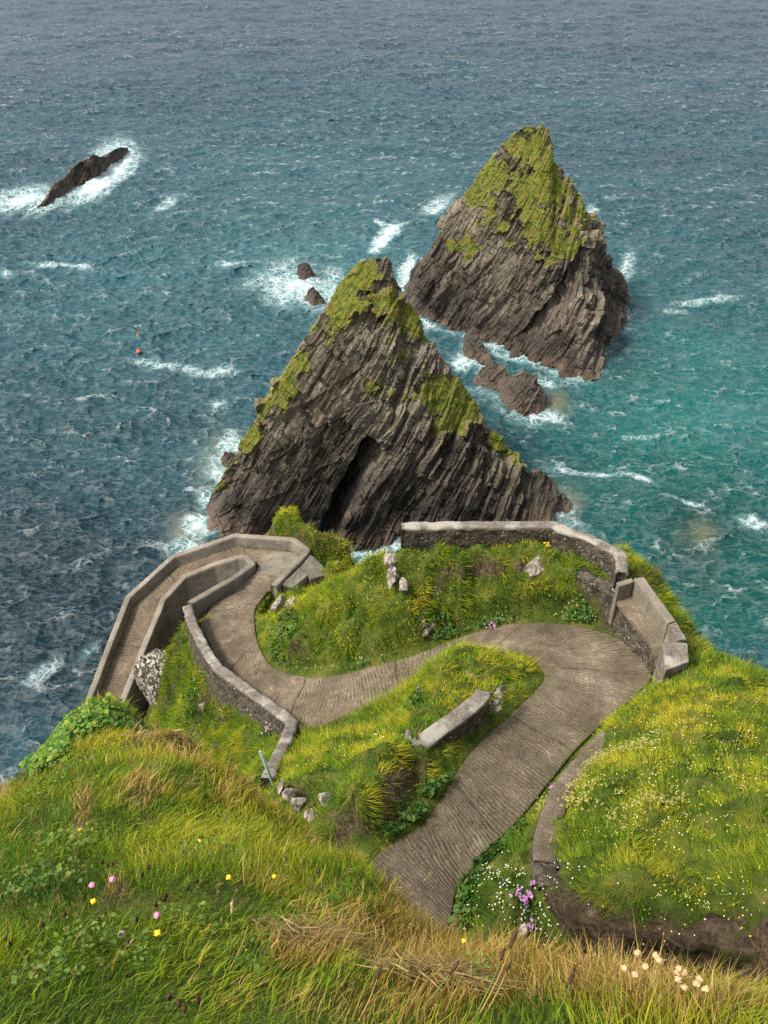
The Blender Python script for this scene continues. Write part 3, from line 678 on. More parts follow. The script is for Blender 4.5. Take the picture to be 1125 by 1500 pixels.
up = np.c_[np.zeros(n), np.zeros(n), np.ones(n)]
wind = np.c_[.26+.9*fbm(x*2.2, y*2.2, 0, 3, 111), .2+.9*fbm(x*2.2, y*2.2, 5, 3, 113), np.zeros(n)]
D = norm(.75*up + .55*nrmv + .55*wind + rng.normal(0, .42, (n, 3)))
bend = .45*wind + rng.normal(0, .18, (n, 3)) + np.c_[np.zeros(n), np.zeros(n), -.22*np.ones(n)]
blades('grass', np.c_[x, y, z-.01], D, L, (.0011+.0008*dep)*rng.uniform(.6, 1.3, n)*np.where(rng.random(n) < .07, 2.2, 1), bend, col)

# matted straw: flattened dead stems
for (cx, cy, rx, ry, nn) in ((452,1400,55,24,1000), (645,1455,70,26,1100), (255,1085,45,18,600)):
    f = {452: 1.12, 645: .95, 255: 5.0}[cx]
    c0 = uny(cx, cy, f); r_ = f*2.3/F
    ang = rng.uniform(0, 6.28, nn); rr = np.minimum(np.abs(rng.normal(0, .5, nn))*(1+.5*np.sin(ang*3+cx)), 1.2)
    x = c0[0]+rr*np.cos(ang)*rx*r_; y = c0[1]+rr*np.sin(ang)*ry*r_*1.4
    z = bil(HZ, -8, 0, .045, x, y)+rng.uniform(.02, .07, nn)
    a2 = rng.normal(.7, 1.2, nn); gxs, gys = bil(hgx, -8, 0, .045, x, y), bil(hgy, -8, 0, .045, x, y)
    dv = np.c_[np.cos(a2), np.sin(a2), gxs*np.cos(a2)+gys*np.sin(a2)+rng.normal(0, .12, nn)]
    blades('dead_grass', np.c_[x, y, z], norm(dv), rng.uniform(.06, .16, nn), np.full(nn, .0035*max(1, f/1.6)), rng.normal(0, .12, (nn, 3)), pal(rng.random(nn), [(0, (.3, .2, .07)), (1, (.60, .46, .22))]))

# headland grass
wall_pts = np.concatenate(WALL_XY); KW = kdtree.KDTree(len(wall_pts))
for i, v in enumerate(wall_pts): KW.insert((v[0], v[1], 0), i)
KW.balance()
WD = np.full(GX.shape, 9.0); f1 = WD.ravel()
for i, (a, b) in enumerate(zip(GX.ravel(), GY.ravel())): f1[i] = KW.find((a, b, 0))[2]
n0 = 1500000
x, y = rng.uniform(-16, 22, n0), rng.uniform(9, 41, n0)
g = lambda A: bil(A, -24, 7, DXY, x, y)
z, gxv, gyv, pd, ba, wd = g(GZ), g(gxx), g(gyy), g(PD), g(bare), g(WD)
px, py, dep = proj(np.c_[x, y, z])
sl = np.sqrt(1+gxv**2+gyv**2)
edge = np.maximum(.07 + .10*fbm(x*2.2, y*2.2, 0, 3, 120), .055)
k = (pd > edge) & (wd > .12) & (z > 5.5) & (rng.random(n0) < np.minimum(sl, 3.2)/3.2*(1-.85*ba)) & (px > -60) & (px < 1200) & (py > 740) & (py < 1480) & ~((x < -6.3) & (y > 31.6)) & ~(x < -12.3)
x, y, z, gxv, gyv, px, py, dep, pd = [a[k] for a in (x, y, z, gxv, gyv, px, py, dep, pd)]
n = len(x); print('headland blades', n)
nrmv = norm(np.c_[-gxv, -gyv, np.ones(n)])
cl = fbm(x*.8, y*.8, z*.8, 4, 131); cl2 = fbm(x*2.4, y*2.4, z*2.4, 4, 137)
tg = .56 + .55*cl + .62*cl2 + rng.normal(0, .15, n)
dry = .55*fbm(x*1.1, y*1.1, z*1.1, 4, 141)
for cx, cy, rx, ry, a, s in ((470,790,50,30,20,.75),(950,850,30,60,40,.75),(1010,930,30,30,40,.5),(480,1110,80,25,-20,.30),(660,850,60,20,-20,.35),(1100,1300,80,50,0,.15),(560,1130,40,30,0,.4),(350,1000,60,80,45,.2),(300,960,60,60,45,.25),(880,1050,40,30,0,.25)):
    dry = np.maximum(dry, s*blob(px, py, cx, cy, rx, ry, a)+.2*cl2)
for cx, cy, rx, ry, s in ((690,1290,90,70,-.35),(600,1190,50,40,-.35),(740,885,80,30,-.28),(850,890,50,25,-.15),(780,1350,80,50,-.4),(480,930,100,60,.08),(1000,1050,120,60,.12),(690,960,80,40,.12),(620,820,60,20,.05),(870,1390,60,20,-.4),(1050,1250,110,70,-.12)):
    tg = tg + s*blob(px, py, cx, cy, rx, ry)
isdry = rng.random(n) < sstep(.18, .85, dry)*.8
col = np.where(isdry[:, None], pal(np.clip(.25+.45*cl2+rng.normal(0, .2, n), 0, 1), [(0, (.12, .085, .02)), (.5, (.27, .22, .05)), (1, (.42, .34, .12))]), pal(np.clip(tg, 0, 1), GREEN)*1.2)
tus = sstep(.05, .5, fbm(x*1.9, y*1.9, z*1.9, 3, 171))
L = rng.uniform(.10, .25, n)*np.maximum(1+1.0*cl2, .55)*(1+.9*tus)*np.clip(sstep(.0, .8, pd), .4, 1)
col *= (1-.22*tus)[:, None]*np.array([1, 1, 1])
up = np.c_[np.zeros(n), np.zeros(n), np.ones(n)]
gl = np.minimum(np.hypot(gxv, gyv), 1.6)
down = norm(np.c_[-gxv, -gyv, np.full(n, -.2)])*gl[:, None]
D = norm(.6*up + .55*nrmv + .30*down + rng.normal(0, .32, (n, 3)))
bend = .30*down + rng.normal(0, .2, (n, 3)) + np.c_[np.full(n, .12), np.full(n, .05), np.full(n, -.15)]
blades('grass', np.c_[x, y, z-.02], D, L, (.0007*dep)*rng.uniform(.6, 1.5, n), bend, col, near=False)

# leaves: flat pointed ovals in loose masses
def leaf_mass(name, B, nv, size, col, mat=M_LEAF):
    n = len(B); az = rng.uniform(0, 6.283, n)
    nv = norm(nv + rng.normal(0, .38, (n, 3)))
    a = norm(np.cross(nv, np.c_[np.cos(az), np.sin(az), rng.normal(0, .2, n)])); b = np.cross(nv, a)
    s = size[:, None]
    out = [B - a*s*.5, B - a*s*.15 + b*s*.42, B + a*s*.3 + b*s*.28, B + a*s*.6 - nv*s*.12, B + a*s*.3 - b*s*.28, B - a*s*.15 - b*s*.42]
    V = np.stack(out, 1).reshape(-1, 3); i = np.arange(n)*6
    Q = np.concatenate([np.stack([i, i+1, i+2, i+3], 1), np.stack([i, i+3, i+4, i+5], 1)])
    c = np.repeat(col, 6, 0)
    return kind(mesh_np(name, V, Q, mat=mat, colors=np.clip(c, 0, 1), smooth=False), 'stuff')
def scatter(near, blobs, per):
    xs, ys = [], []
    for cx, cy, rx, ry, a, zz in blobs:
        c0 = uny(cx, cy, zz) if near else unp(cx, cy, zz)
        _, _, dp = proj(c0[None]); r = dp[0]/F
        m = int(per*rx*ry); an = rng.uniform(0, 6.283, m); rr = np.sqrt(rng.random(m))*(1+.25*rng.normal(0, 1, m))
        u, v = rr*np.cos(an)*rx*r, rr*np.sin(an)*ry*r*1.25
        ca, sa_ = math.cos(math.radians(-a)), math.sin(math.radians(-a))
        xs.append(c0[0]+u*ca-v*sa_); ys.append(c0[1]+u*sa_+v*ca)
    return np.concatenate(xs), np.concatenate(ys)
x, y = scatter(True, [(160,1075,70,28,-8,5.6),(105,1090,48,30,-30,5.4),(190,1052,24,14,0,6.3),(80,1130,30,26,-40,4.6),(225,1062,16,9,20,6.0)], .42)
z = bil(HZ, -8, 0, .045, x, y); n = len(x)
nv = norm(np.c_[-bil(hgx, -8, 0, .045, x, y), -bil(hgy, -8, 0, .045, x, y), np.ones(n)])
cl = fbm(x*2, y*2, z*2, 3, 151)
leaf_mass('creeper_foliage', np.c_[x, y, z]+nv*rng.uniform(.02, .12, n)[:, None], nv*.6+[0, -.25, .5], rng.uniform(.03, .07, n),
          pal(np.clip(.5+.5*cl+rng.normal(0, .25, n), 0, 1), [(0, (.035, .10, .012)), (.55, (.10, .21, .02)), (1, (.27, .34, .035))]))
x, y = scatter(False, [(735,890,40,16,5,20.4),(665,905,40,16,30,19.8),(690,1290,14,24,0,25.0),(640,1150,12,34,40,23.5),(610,1195,26,14,-30,24.0),(575,1222,20,12,-20,24.3),(850,893,50,14,-25,20.6),(905,925,26,16,-45,20.6),(420,930,22,40,0,16.6),(480,975,60,10,-5,18.2),(560,960,50,10,10,18.6),
   (375,1150,30,24,0,18.5),(340,1040,34,16,-40,14.0),(290,1040,22,30,0,11.5),(680,1340,16,18,0,25.2),(720,1265,30,8,-40,24.6),(770,1215,26,8,-45,24.0),(610,1045,12,20,0,21.5)], .9)
z = bil(GZ, -24, 7, DXY, x, y); pdv = bil(PD, -24, 7, DXY, x, y); wdv = bil(WD, -24, 7, DXY, x, y); k = (pdv > .18) & (wdv > .2); x, y, z = x[k], y[k], z[k]; n = len(x)
nv = norm(np.c_[-bil(gxx, -24, 7, DXY, x, y), -bil(gyy, -24, 7, DXY, x, y), np.ones(n)]); cl = fbm(x*1.5, y*1.5, z, 3, 155)
leaf_mass('leafy_ground_cover', np.c_[x, y, z]+nv*rng.uniform(.03, .3, n)[:, None], nv, rng.uniform(.07, .17, n),
          pal(np.clip(.45+.5*cl+rng.normal(0, .22, n), 0, 1), [(0, (.02, .06, .012)), (.5, (.055, .13, .018)), (1, (.15, .22, .04))]))

# broad-leaved weeds among the near grass
def near_xy(blobs, per):
    xs, ys = [], []
    for cx, cy, rx, ry, f_ in blobs:
        c0 = uny(cx, cy, f_); dp = (proj(c0[None])[2])[0]; r_ = dp/F; m_ = int(per*rx*ry)
        an = rng.uniform(0, 6.283, m_); rr = np.sqrt(rng.random(m_))*(1+.3*rng.normal(0, 1, m_))
        xs.append(c0[0]+rr*np.cos(an)*rx*r_); ys.append(c0[1]+rr*np.sin(an)*ry*r_)
    return np.concatenate(xs), np.concatenate(ys)
x, y = near_xy([(90,1230,50,50,1.9),(55,1310,60,50,1.4),(300,1265,55,25,1.7),(200,1420,40,25,.95),(120,1400,50,30,1.0),(280,1370,50,20,1.1),(370,1440,30,15,.9),(100,1140,40,26,3.6),(60,1180,34,30,2.8),(700,1470,30,20,.9),(60,1440,50,30,.85),(470,1340,40,15,1.4)], .06)
z = bil(HZ, -8, 0, .045, x, y); n = len(x); hyv = np.hypot(y, 1.5)
nv = norm(np.c_[-bil(hgx, -8, 0, .045, x, y), -bil(hgy, -8, 0, .045, x, y), np.ones(n)]); cl = fbm(x*3, y*3, z*3, 3, 159)
leaf_mass('weed_foliage', np.c_[x, y, z]+nv*(rng.uniform(.02, .075, n)*np.clip(hyv/1.6, .8, 2))[:, None], nv*.6+[0, -.3, .4], rng.uniform(.006, .014, n)*np.clip(hyv/1.6, .9, 1.5),
          pal(np.clip(.5+.5*cl+rng.normal(0, .25, n), 0, 1), [(0, (.03, .085, .012)), (.55, (.09, .17, .02)), (1, (.2, .25, .03))]))
# seeding grass heads: loose tan panicles
nn_ = 1500
x, y = rng.uniform(-4.5, 2.5, nn_*3), rng.uniform(.7, 6.5, nn_*3); z = bil(HZ, -8, 0, .045, x, y); px, py, dep = proj(np.c_[x, y, z])
k = rng.random(len(x)) < np.clip((2/dep)**1.4, .08, 1)*(.35+.65*(blob(px, py, 750, 1430, 330, 60)+blob(px, py, 60, 1300, 60, 200)+blob(px, py, 300, 1120, 200, 40))); x, y, z, dep = x[k], y[k], z[k], dep[k]; n = len(x)
base_ = np.c_[x, y, z]; dd_ = norm(np.c_[.45+rng.normal(0, .25, n), .15+rng.normal(0, .25, n), np.ones(n)]); ll_ = rng.uniform(.09, .17, n)*np.clip(dep/2.4, .9, 1.7)
blades('seeding_grass', base_, dd_, ll_, .0012*np.clip(dep/2.2, 1, 3), np.zeros((n, 3)), pal(rng.random(n), [(0, (.2, .16, .04)), (1, (.4, .3, .1))]))
m_ = 9; tt = np.tile(np.linspace(.72, 1.02, m_), n); bb = np.repeat(base_, m_, 0)+np.repeat(dd_*ll_[:, None], m_, 0)*tt[:, None]
blades('seeding_grass', bb, norm(np.repeat(dd_, m_, 0)+rng.normal(0, .45, (n*m_, 3))), np.repeat(.012*np.clip(dep/2.2, 1, 2), m_)*rng.uniform(.6, 1.3, n*m_), np.repeat(.0035*np.clip(dep/2.2, 1, 2.2), m_), np.zeros((n*m_, 3)), pal(np.repeat(rng.random(n), m_), [(0, (.13, .08, .03)), (.5, (.34, .24, .09)), (1, (.5, .38, .17))]))

# flower specks nobody could count
def specks(name, blobs, per, cols, size, lift=.2):
    x, y = scatter(False, blobs, per); z = bil(GZ, -24, 7, DXY, x, y); pdv = bil(PD, -24, 7, DXY, x, y); k = (pdv > .3) & (fbm(x*1.2, y*1.2, 0, 3, 160) > -.25); x, y, z = x[k], y[k], z[k]; n = len(x)
    nv = norm(np.c_[-bil(gxx, -24, 7, DXY, x, y), -bil(gyy, -24, 7, DXY, x, y), np.ones(n)])
    ci = rng.integers(0, len(cols), n)
    return leaf_mass(name, np.c_[x, y, z]+nv*rng.uniform(lift*.6, lift*1.2, n)[:, None], nv+[0, -.4, .6], rng.uniform(.7, 1.3, n)*size, np.array(cols)[ci], M_PETAL)
YW = [(.72, .62, .06), (.72, .62, .06), (.78, .76, .55), (.7, .55, .03)]
specks('wildflowers', [(1000,1130,150,80,0,25.4),(960,1220,120,60,0,26.2),(1060,1060,90,60,0,24.4),(930,1060,60,50,0,23.2),(1000,1330,130,50,0,27.8)], .045, YW, .03)
specks('wildflowers', [(775,1330,70,50,0,25.7),(730,1290,40,30,0,25.2)], .10, [(.78, .76, .66), (.78, .76, .66), (.75, .7, .4)], .035, .16)
specks('wildflowers', [(500,930,110,60,0,19.5),(560,860,90,45,0,20.8),(690,880,120,30,0,20.8),(320,1030,70,60,0,13),(690,960,80,30,0,21.6),(520,1110,90,40,0,22.8),(640,820,80,14,0,21.5),(480,800,40,25,0,14)], .028, YW, .036, .17)
specks('cream_umbels', [(850,1165,34,40,-50,24.6),(880,1050,36,24,-20,23.0),(890,1110,40,30,-40,24.0),(940,1200,60,14,-15,25.8),(930,1090,60,18,-20,24.6),(440,970,40,16,10,17.6),(610,970,25,8,0,18.6),(850,890,40,14,0,20.6)], .30, [(.30, .28, .07), (.38, .33, .11), (.22, .24, .05)], .06, .26)

# ------------------------------------------------------------------ layered rocks (lofted between foot line and ridge line)
def rock(name, cols, front, back, nu, nvf, nvb, n_bed, mat, amp=1.0, wt=1.0, moss=None, lichen=None, cleft=None, bulge=.06, seed=0, foot_z=-1.2, parent=None):
    """cols: (ridge px, py, ridge distance Y, foot px, py); foot lies at sea level"""
    R = np.array([uny(a, b, yy) for a, b, yy, _, _ in cols]); Fo = np.array([unp(c, d, 0) for *_, c, d in cols])
    L = np.r_[0, np.cumsum(np.linalg.norm(np.diff(R, axis=0), axis=1)+.4*np.linalg.norm(np.diff(Fo, axis=0), axis=1))]; L /= L[-1]
    uu = np.linspace(0, 1, nu)
    sm = lambda A: np.stack([np.interp(uu, L, A[:, k]) for k in range(3)], -1)
    R_, F_ = sm(R), sm(Fo)
    ext = norm(F_-R_)                                # continue below the water
    run = (F_-R_)[:, :2]/np.maximum(R_[:, 2]-F_[:, 2], .25)[:, None]; run *= np.minimum(1, 1.2/(np.linalg.norm(run, axis=1)+1e-6))[:, None]
    F_ = F_ + np.c_[run*(-foot_z), np.full(len(F_), foot_z)]
    Bk = R_.copy(); hgt = np.maximum(R_[:, 2], .3); Bk[:, 1] += back*hgt + .6; Bk[:, 2] = foot_z
    v = np.linspace(0, 1, nvf)[None, :, None]
    Gf = F_[:, None]*(1-v) + R_[:, None]*v
    bl = 4*v*(1-v)*bulge*hgt[:, None, None]
    Gf = Gf + np.array([0, -.75, .45])*bl
    v2 = np.linspace(0, 1, nvb)[1:][None, :, None]
    Gb = R_[:, None]*(1-v2) + Bk[:, None]*v2 + np.array([0, .6, .5])*4*v2*(1-v2)*.12*hgt[:, None, None]
    G = np.concatenate([Gf, Gb], 1)
    du = np.gradient(G, axis=0); dv = np.gradient(G, axis=1); N = norm(np.cross(du, dv))
    x, y, z = G[..., 0], G[..., 1], G[..., 2]
    nb = np.array(n_bed)/np.linalg.norm(n_bed)
    s = x*nb[0]+y*nb[1]+z*nb[2]
    l1 = norm(np.array([nb[2], 0, -nb[0]])); l2 = np.cross(nb, l1)          # two directions within the bedding
    pa, pb_ = x*l1[0]+y*l1[1]+z*l1[2], x*l2[0]+y*l2[1]+z*l2[2]
    lw = fbm(x*.22, y*.22, z*.22, 3, seed+1)
    an = lambda fs, fa, o, sd: fbm(s0*fs/wt, pa*fa/wt, pb_*fa/wt, o, seed+sd)
    s0 = s
    s = s0 + .5*wt*an(.10, .09, 3, 2) + .09*wt*an(.8, .5, 3, 3)
    def slab(lam, a, sd):
        q = s/(lam*wt) + .25*an(.3, .25, 2, 30+sd); k = np.floor(q); f = q-k
        seg = np.floor(pa/(lam*wt*5)+7*_h(k, k*0+sd, k*0+3, 8))           # slabs break off along their length
        hsh = _h(k, seg, k*0+sd, 5)
        return a*wt*((f**1.3)*(.45+hsh)-.5 + (hsh-.5)*1.1)
    cs, ca, cb = np.floor(s/(1.1*wt)), np.floor(pa/(2.3*wt)+.7*_h(np.floor(s/(1.1*wt)), s*0, s*0, 71)), np.floor(pb_/(1.9*wt)+.7*_h(np.floor(s/(1.1*wt)), s*0, s*0, 73))
    blk = _h(cs, ca, cb, 77)
    cs2, ca2, cb2 = np.floor(s/(.45*wt)), np.floor(pa/(.9*wt)+_h(np.floor(s/(.45*wt)), s*0, s*0, 81)), np.floor(pb_/(.8*wt))
    blk2 = _h(cs2, ca2, cb2, 79)
    gate = .45+1.0*np.clip(lw+.35, 0, 1)
    d = amp*(slab(1.9, .50, 1)*gate + slab(.75, .28, 2)*gate + slab(.30, .11, 3) + wt*(.55*(blk**2-.3)*gate + .22*(blk2**2-.3)))
    d += amp*wt*(.7*fbm(x*.16/wt, y*.16/wt, z*.16/wt, 3, seed+11) + .30*an(.9, .22, 4, 4) + .10*an(3.2, .7, 3, 5) + .05*fbm(x*2.2/wt, y*2.2/wt, z*2.2/wt, 3, seed+6))
    px, py, _ = proj(G.reshape(-1, 3)); px, py = px.reshape(x.shape), py.reshape(x.shape)
    isfront = np.zeros(x.shape, bool); isfront[:, :nvf+4] = True
    m = np.zeros(x.shape); li = np.zeros(x.shape)
    mn = fbm(x*.55, y*.55, z*.55, 4, seed+7)
    if moss:
        for cx, cy, rx, ry, a, st in moss: m = np.maximum(m, st*blob(px, py, cx, cy, rx, ry, a))
        m = np.clip(m + .9*mn*sstep(.08, .4, m) + .22*np.clip(d, -1, 1)*(m > .1) + .35*fbm(x*1.7, y*1.7, z*1.7, 3, seed+17)*sstep(.1, .4, m), 0, 1)
        lump_ = np.abs(fbm(x*.9, y*.9, z*.9, 4, seed+8))
        mg = sstep(.42, .6, m)
        d = d*(1-.72*mg) + mg*(.04+.25*(.4-lump_))
    if lichen:
        for cx, cy, rx, ry, a, st in lichen: li = np.maximum(li, st*blob(px, py, cx, cy, rx, ry, a))
    tap = np.minimum(sstep(0, .03, uu), 1-sstep(.97, 1, uu))[:, None]
    hh = np.clip(hgt/4, .35, 1)[:, None]
    N2 = N*np.array([1, 1, .75])
    G = G + N2*(d*tap*hh)[..., None]
    if cleft:
        for (x0, z0, x1, z1, wd, dp) in cleft:
            ax, az = x1-x0, z1-z0; ll = math.hypot(ax, az)
            t = ((x-x0)*ax+(z-z0)*az)/ll/ll; w_ = ((x-x0)*az-(z-z0)*ax)/ll
            w_ = w_ + .35*fbm(x*.6, y*.6, z*.6, 3, seed+9)
            prof = sstep(-.12*wd, .05*wd, w_)*(1-sstep(.25*wd, 1.0*wd, w_))*sstep(-.6, .0, t)*(1-sstep(.86, 1.02, t))
            G[..., 1] += dp*prof*isfront; G[..., 2] += .15*dp*prof*isfront
    o = mesh_np(name, G.reshape(-1, 3), grid_quads(*x.shape, flip=False), mat=mat, smooth=False, attrs={'moss': m.ravel(), 'lichen': li.ravel()}, parent=parent)
    return o, G, m, F_, N
FEET = []
c1 = [(272,776,57,262,781),(285,768,57.6,280,783),(310,722,58.4,305,785),(347,662,59.6,340,788),(372,618,60.6,380,792),(405,572,61.4,425,797),(432,528,62.0,462,800),(468,468,63,497,802),(505,408,64,525,803),(528,384,64.3,540,803),(548,377,64.4,552,803),
      (570,378,64.4,572,801),(580,402,64.1,585,799),(584,432,63.8,600,798),(610,458,63.4,635,795),(622,495,63,665,791),(650,535,62.3,690,787),(688,582,61.4,715,783),(712,622,60.6,735,779),(745,652,59.9,757,775),(765,686,59.4,773,771),(778,694,59.2,783,769),(792,690,59.2,793,767),(806,700,59,805,765),(811,738,58.4,815,762),(826,722,58.9,829,757),(838,752,58.6,842,754)]
st1, G1, m1, f_, N1 = rock('sea_stack', c1, 0, .5, 600, 440, 70, (-.82, -.05, .58), M_ROCK, seed=200, amp=1.25,
    moss=[(540,400,40,40,0,1.0),(505,440,26,60,25,.85),(440,535,16,80,33,.85),(380,620,14,70,33,.75),(600,470,28,45,-30,1.0),(595,560,50,55,0,.62),(640,570,45,40,40,.85),(690,600,40,24,45,.9),(735,650,36,16,45,.75),(570,430,20,30,0,.8),(600,610,35,20,0,.5),(330,690,10,40,25,.6),(655,620,30,30,0,.55),(550,450,60,40,0,.48),(480,500,40,50,20,.48),(555,560,25,30,0,.5),(760,670,20,10,40,.7),(415,575,24,50,33,.6),(540,490,30,40,0,.42),(590,520,30,60,0,.62)],
    lichen=[(530,530,110,110,0,.62),(460,560,60,80,30,.55),(575,610,50,50,0,1.0),(510,470,40,90,20,.6),(640,600,60,60,0,.7),(400,640,50,60,30,.6),(730,680,50,30,40,.6)],
    cleft=[(-5.6, .2, -1.15, 7.9, 1.9, 4.6)], bulge=.05)
tag(st1, 'nearer pointed sea stack with a dark cleft in its layered brown face', 'sea stack'); FEET.append(f_)
c2 = [(588,444,97.5,590,449),(600,420,97,607,462),(612,398,97,628,472),(632,362,97.2,652,482),(655,320,97.5,674,487),(690,274,98,692,492),(712,240,98.3,715,499),(735,212,98.5,738,508),(757,193,98.6,757,515),(772,184,98.6,770,520),(788,180,98.6,785,526),(800,190,98.4,798,531),(804,205,98,806,534),(803,232,97.4,820,539),(818,246,97,833,543),(838,272,96.4,848,547),(852,298,96,858,546),(862,325,96,866,538),(876,336,96.5,876,520),(888,350,97,886,505),(898,375,97.4,894,488),(908,398,97.6,904,472),(916,425,97.8,914,458),(924,440,97.6,925,446)]
st2, G2, m2, f_, N2_ = rock('sea_stack', c2, 0, .55, 520, 380, 60, (-.85, -.08, .52), M_ROCK2, seed=300, amp=1.35,
    moss=[(770,215,45,36,-30,1.0),(730,265,50,50,-35,.95),(790,260,40,40,0,.8),(810,310,48,60,30,1.0),(790,350,45,26,0,.8),(700,300,20,30,-20,.7),(690,360,22,30,-30,.5),(820,360,30,24,0,.8),(740,330,26,34,-30,.58),(850,310,18,40,-20,.85),(660,350,20,30,-30,.5),(770,290,60,60,0,.75),(720,320,30,40,-30,.6),(800,385,30,20,0,.6)],
    lichen=[(700,330,80,80,-30,.6),(760,400,90,60,-30,.4),(740,330,60,60,-30,.6),(800,400,40,40,0,.5),(700,310,40,60,-30,.5)],
    cleft=[(16.4, 4.0, 20.5, 9.5, 2.2, 2.2)], bulge=.05)
tag(st2, 'farther broad sea stack with a thick turf cap and knobbly summit tower', 'sea stack'); FEET.append(f_)
def small(cols, label, seed, mat=M_ROCK, amp=1.5, wt=.45, nu=110):
    def back(c):
        yf = unp(c[3], c[4], 0)[1]; dr = ray(c[0], c[1]); tn = -dr[2]/dr[1]
        return (c[0], c[1], (yf+H/1.6)/(1+tn/1.6)+.15, c[3], c[4])
    cols = [back(c) for c in cols]
    o, g_, m_, f_, _ = rock('sea_rock', cols, 0, .55, nu, 70, 24, (-.8, -.1, .6), mat, amp=amp, wt=wt, seed=seed, bulge=.1)
    tag(o, label, 'rock'); FEET.append(f_)
small([(676,512,86.6,675,516),(684,492,87,680,523),(694,480,87.2,689,527),(702,490,86.8,700,531),(711,510,86,710,535),(722,528,85,722,540)], 'leaning dark slab in the channel just off the foot of the farther sea stack', 401)
small([(694,552,82.6,693,558),(706,538,82.8,704,565),(722,531,83,716,571),(737,535,82.6,729,577),(748,552,81.6,738,590),(757,547,81.2,748,598),(770,543,81,762,604),(780,548,80.9,775,606),(790,566,80.4,788,604),(800,580,80,799,600),(805,594,79.6,807,598)], 'jagged brown rock in the channel between the two sea stacks', 402, nu=160)
small([(433,400,103,432,406),(438,388,103.6,438,411),(447,384,103.8,446,413),(455,388,103.6,455,413),(461,403,103,463,409)], 'dark rock amid foam left of the nearer stack, upper of two', 403)
small([(447,436,98,446,441),(453,424,98.4,452,447),(459,420,98.5,460,450),(468,429,98,470,449),(476,442,97.6,478,446)], 'dark rock amid foam left of the nearer stack, lower of two', 404)
small([(54,303,133,55,306),(66,292,135,66,301),(80,268,139,84,291),(93,262,140,97,281),(108,242,143,112,270),(122,233,144.5,124,265),(137,225,146,138,261),(148,230,146,150,252),(162,222,148,163,244),(176,215,149.5,178,233),(187,216,150,190,224)], 'long low black reef in a ring of white surf far out to the left', 405, wt=.8, nu=160)
small([(320,674,66.6,318,682),(330,662,67,328,688),(340,664,67,340,690),(350,676,66.6,352,686)], 'small wave-washed rock at the left foot of the nearer stack', 406)

# turf tufts on the stacks (ragged outline)
def tufts(name, G, m, N, n, size, seed):
    Mx = (m > .62); ii = np.argwhere(Mx[:-1, :-1]); c = ii[rng.integers(0, len(ii), n)]
    a, b = rng.random((n, 1)), rng.random((n, 1))
    p0 = G[c[:, 0], c[:, 1]]; B = p0 + a*(G[c[:, 0]+1, c[:, 1]]-p0) + b*(G[c[:, 0], c[:, 1]+1]-p0)
    nn = N[c[:, 0], c[:, 1]]; cl = fbm(B[:, 0]*.8, B[:, 1]*.8, B[:, 2]*.8, 4, seed)
    t = np.clip(.45+.55*cl+rng.normal(0, .14, n), 0, 1)
    col = pal(t, [(0, (.04, .06, .008)), (.4, (.105, .145, .012)), (.7, (.20, .225, .02)), (.9, (.25, .18, .04)), (1, (.15, .10, .03))])
    D = norm(.6*nn+[.1, -.1, .7]+rng.normal(0, .4, (n, 3)))
    return blades(name, B-.05*nn, D, rng.uniform(.5, 1.3, n)*size, np.full(n, size*.3), rng.normal(0, .25, (n, 3))-[0, 0, .2], col, near=False)
tufts('turf_grass', G1, m1, N1, 26000, .14, 210)
tufts('turf_grass', G2, m2, N2_, 26000, .18, 310)

# ------------------------------------------------------------------ outcrops and stones on land
def boulder(label, px, py, z, w, hgt, dpt, mat=M_LICHEN, seed=0, rot=0, cat='rock', name='outcrop', sink=.3):
    bm = bmesh.new(); bmesh.ops.create_icosphere(bm, subdivisions=5, radius=1)
    me = bpy.data.meshes.new(name); bm.to_mesh(me); bm.free()
    c = np.zeros(len(me.vertices)*3); me.vertices.foreach_get('co', c); c = c.reshape(-1, 3)
    # faceted: clip by random planes
    r_ = np.random.default_rng(seed+1)
    for _ in range(13):
        nn = norm(r_.normal(0, 1, 3)); dd_ = r_.uniform(.38, .8); e = c@nn-dd_
        c = c - np.where(e > 0, e, 0)[:, None]*nn*.92
    d = .09*fbm(c[:, 0]*2.2+seed, c[:, 1]*2.2, c[:, 2]*2.2, 4, seed) + .04*fbm(c[:, 0]*8, c[:, 1]*8, c[:, 2]*8, 3, seed+2)
    c = c*(1+d)[:, None]*np.array([w/2, dpt/2, hgt/2])
    a = math.radians(rot); c = c@np.array([[math.cos(a), math.sin(a), 0], [-math.sin(a), math.cos(a), 0], [0, 0, 1]])
    me.vertices.foreach_set('co', c.ravel()); me.materials.append(mat)
    me.polygons.foreach_set('use_smooth', np.ones(len(me.polygons), bool))
    o = bpy.data.objects.new(name, me); COL.objects.link(o)
    p = unp(px, py, z); zz = bil(GZ, -24, 7, DXY, np.array([p[0]]), np.array([p[1]]))[0]
    o.location = (p[0], p[1], (z if z < zz+1.5 and z > zz-1 else zz)+hgt*(.5-sink)-.0)
    return tag(o, label, cat)
boulder('large flat cream rock face set in the bank below the dark stone parapet', 790, 836, 20.9, 1.7, 1.5, 1.3, seed=1, sink=.40)
boulder('upper white rock showing in the turf left of the dark parapet end', 577, 818, 20.9, .9, .8, .9, seed=2, sink=.6)
boulder('white rock splinter on the green bank under the parapet end, topmost of two', 574, 845, 20.8, .7, .9, 1.2, seed=3, sink=.62)
boulder('white rock splinter on the green bank, lower right of its twin', 590, 858, 20.6, .6, .8, 1.0, seed=4, sink=.62)
boulder('slanting pale stone beside pink thrift in the middle of the grassy bank', 634, 868, 20.9, .45, .9, 1.3, seed=5, rot=-30, sink=.62)
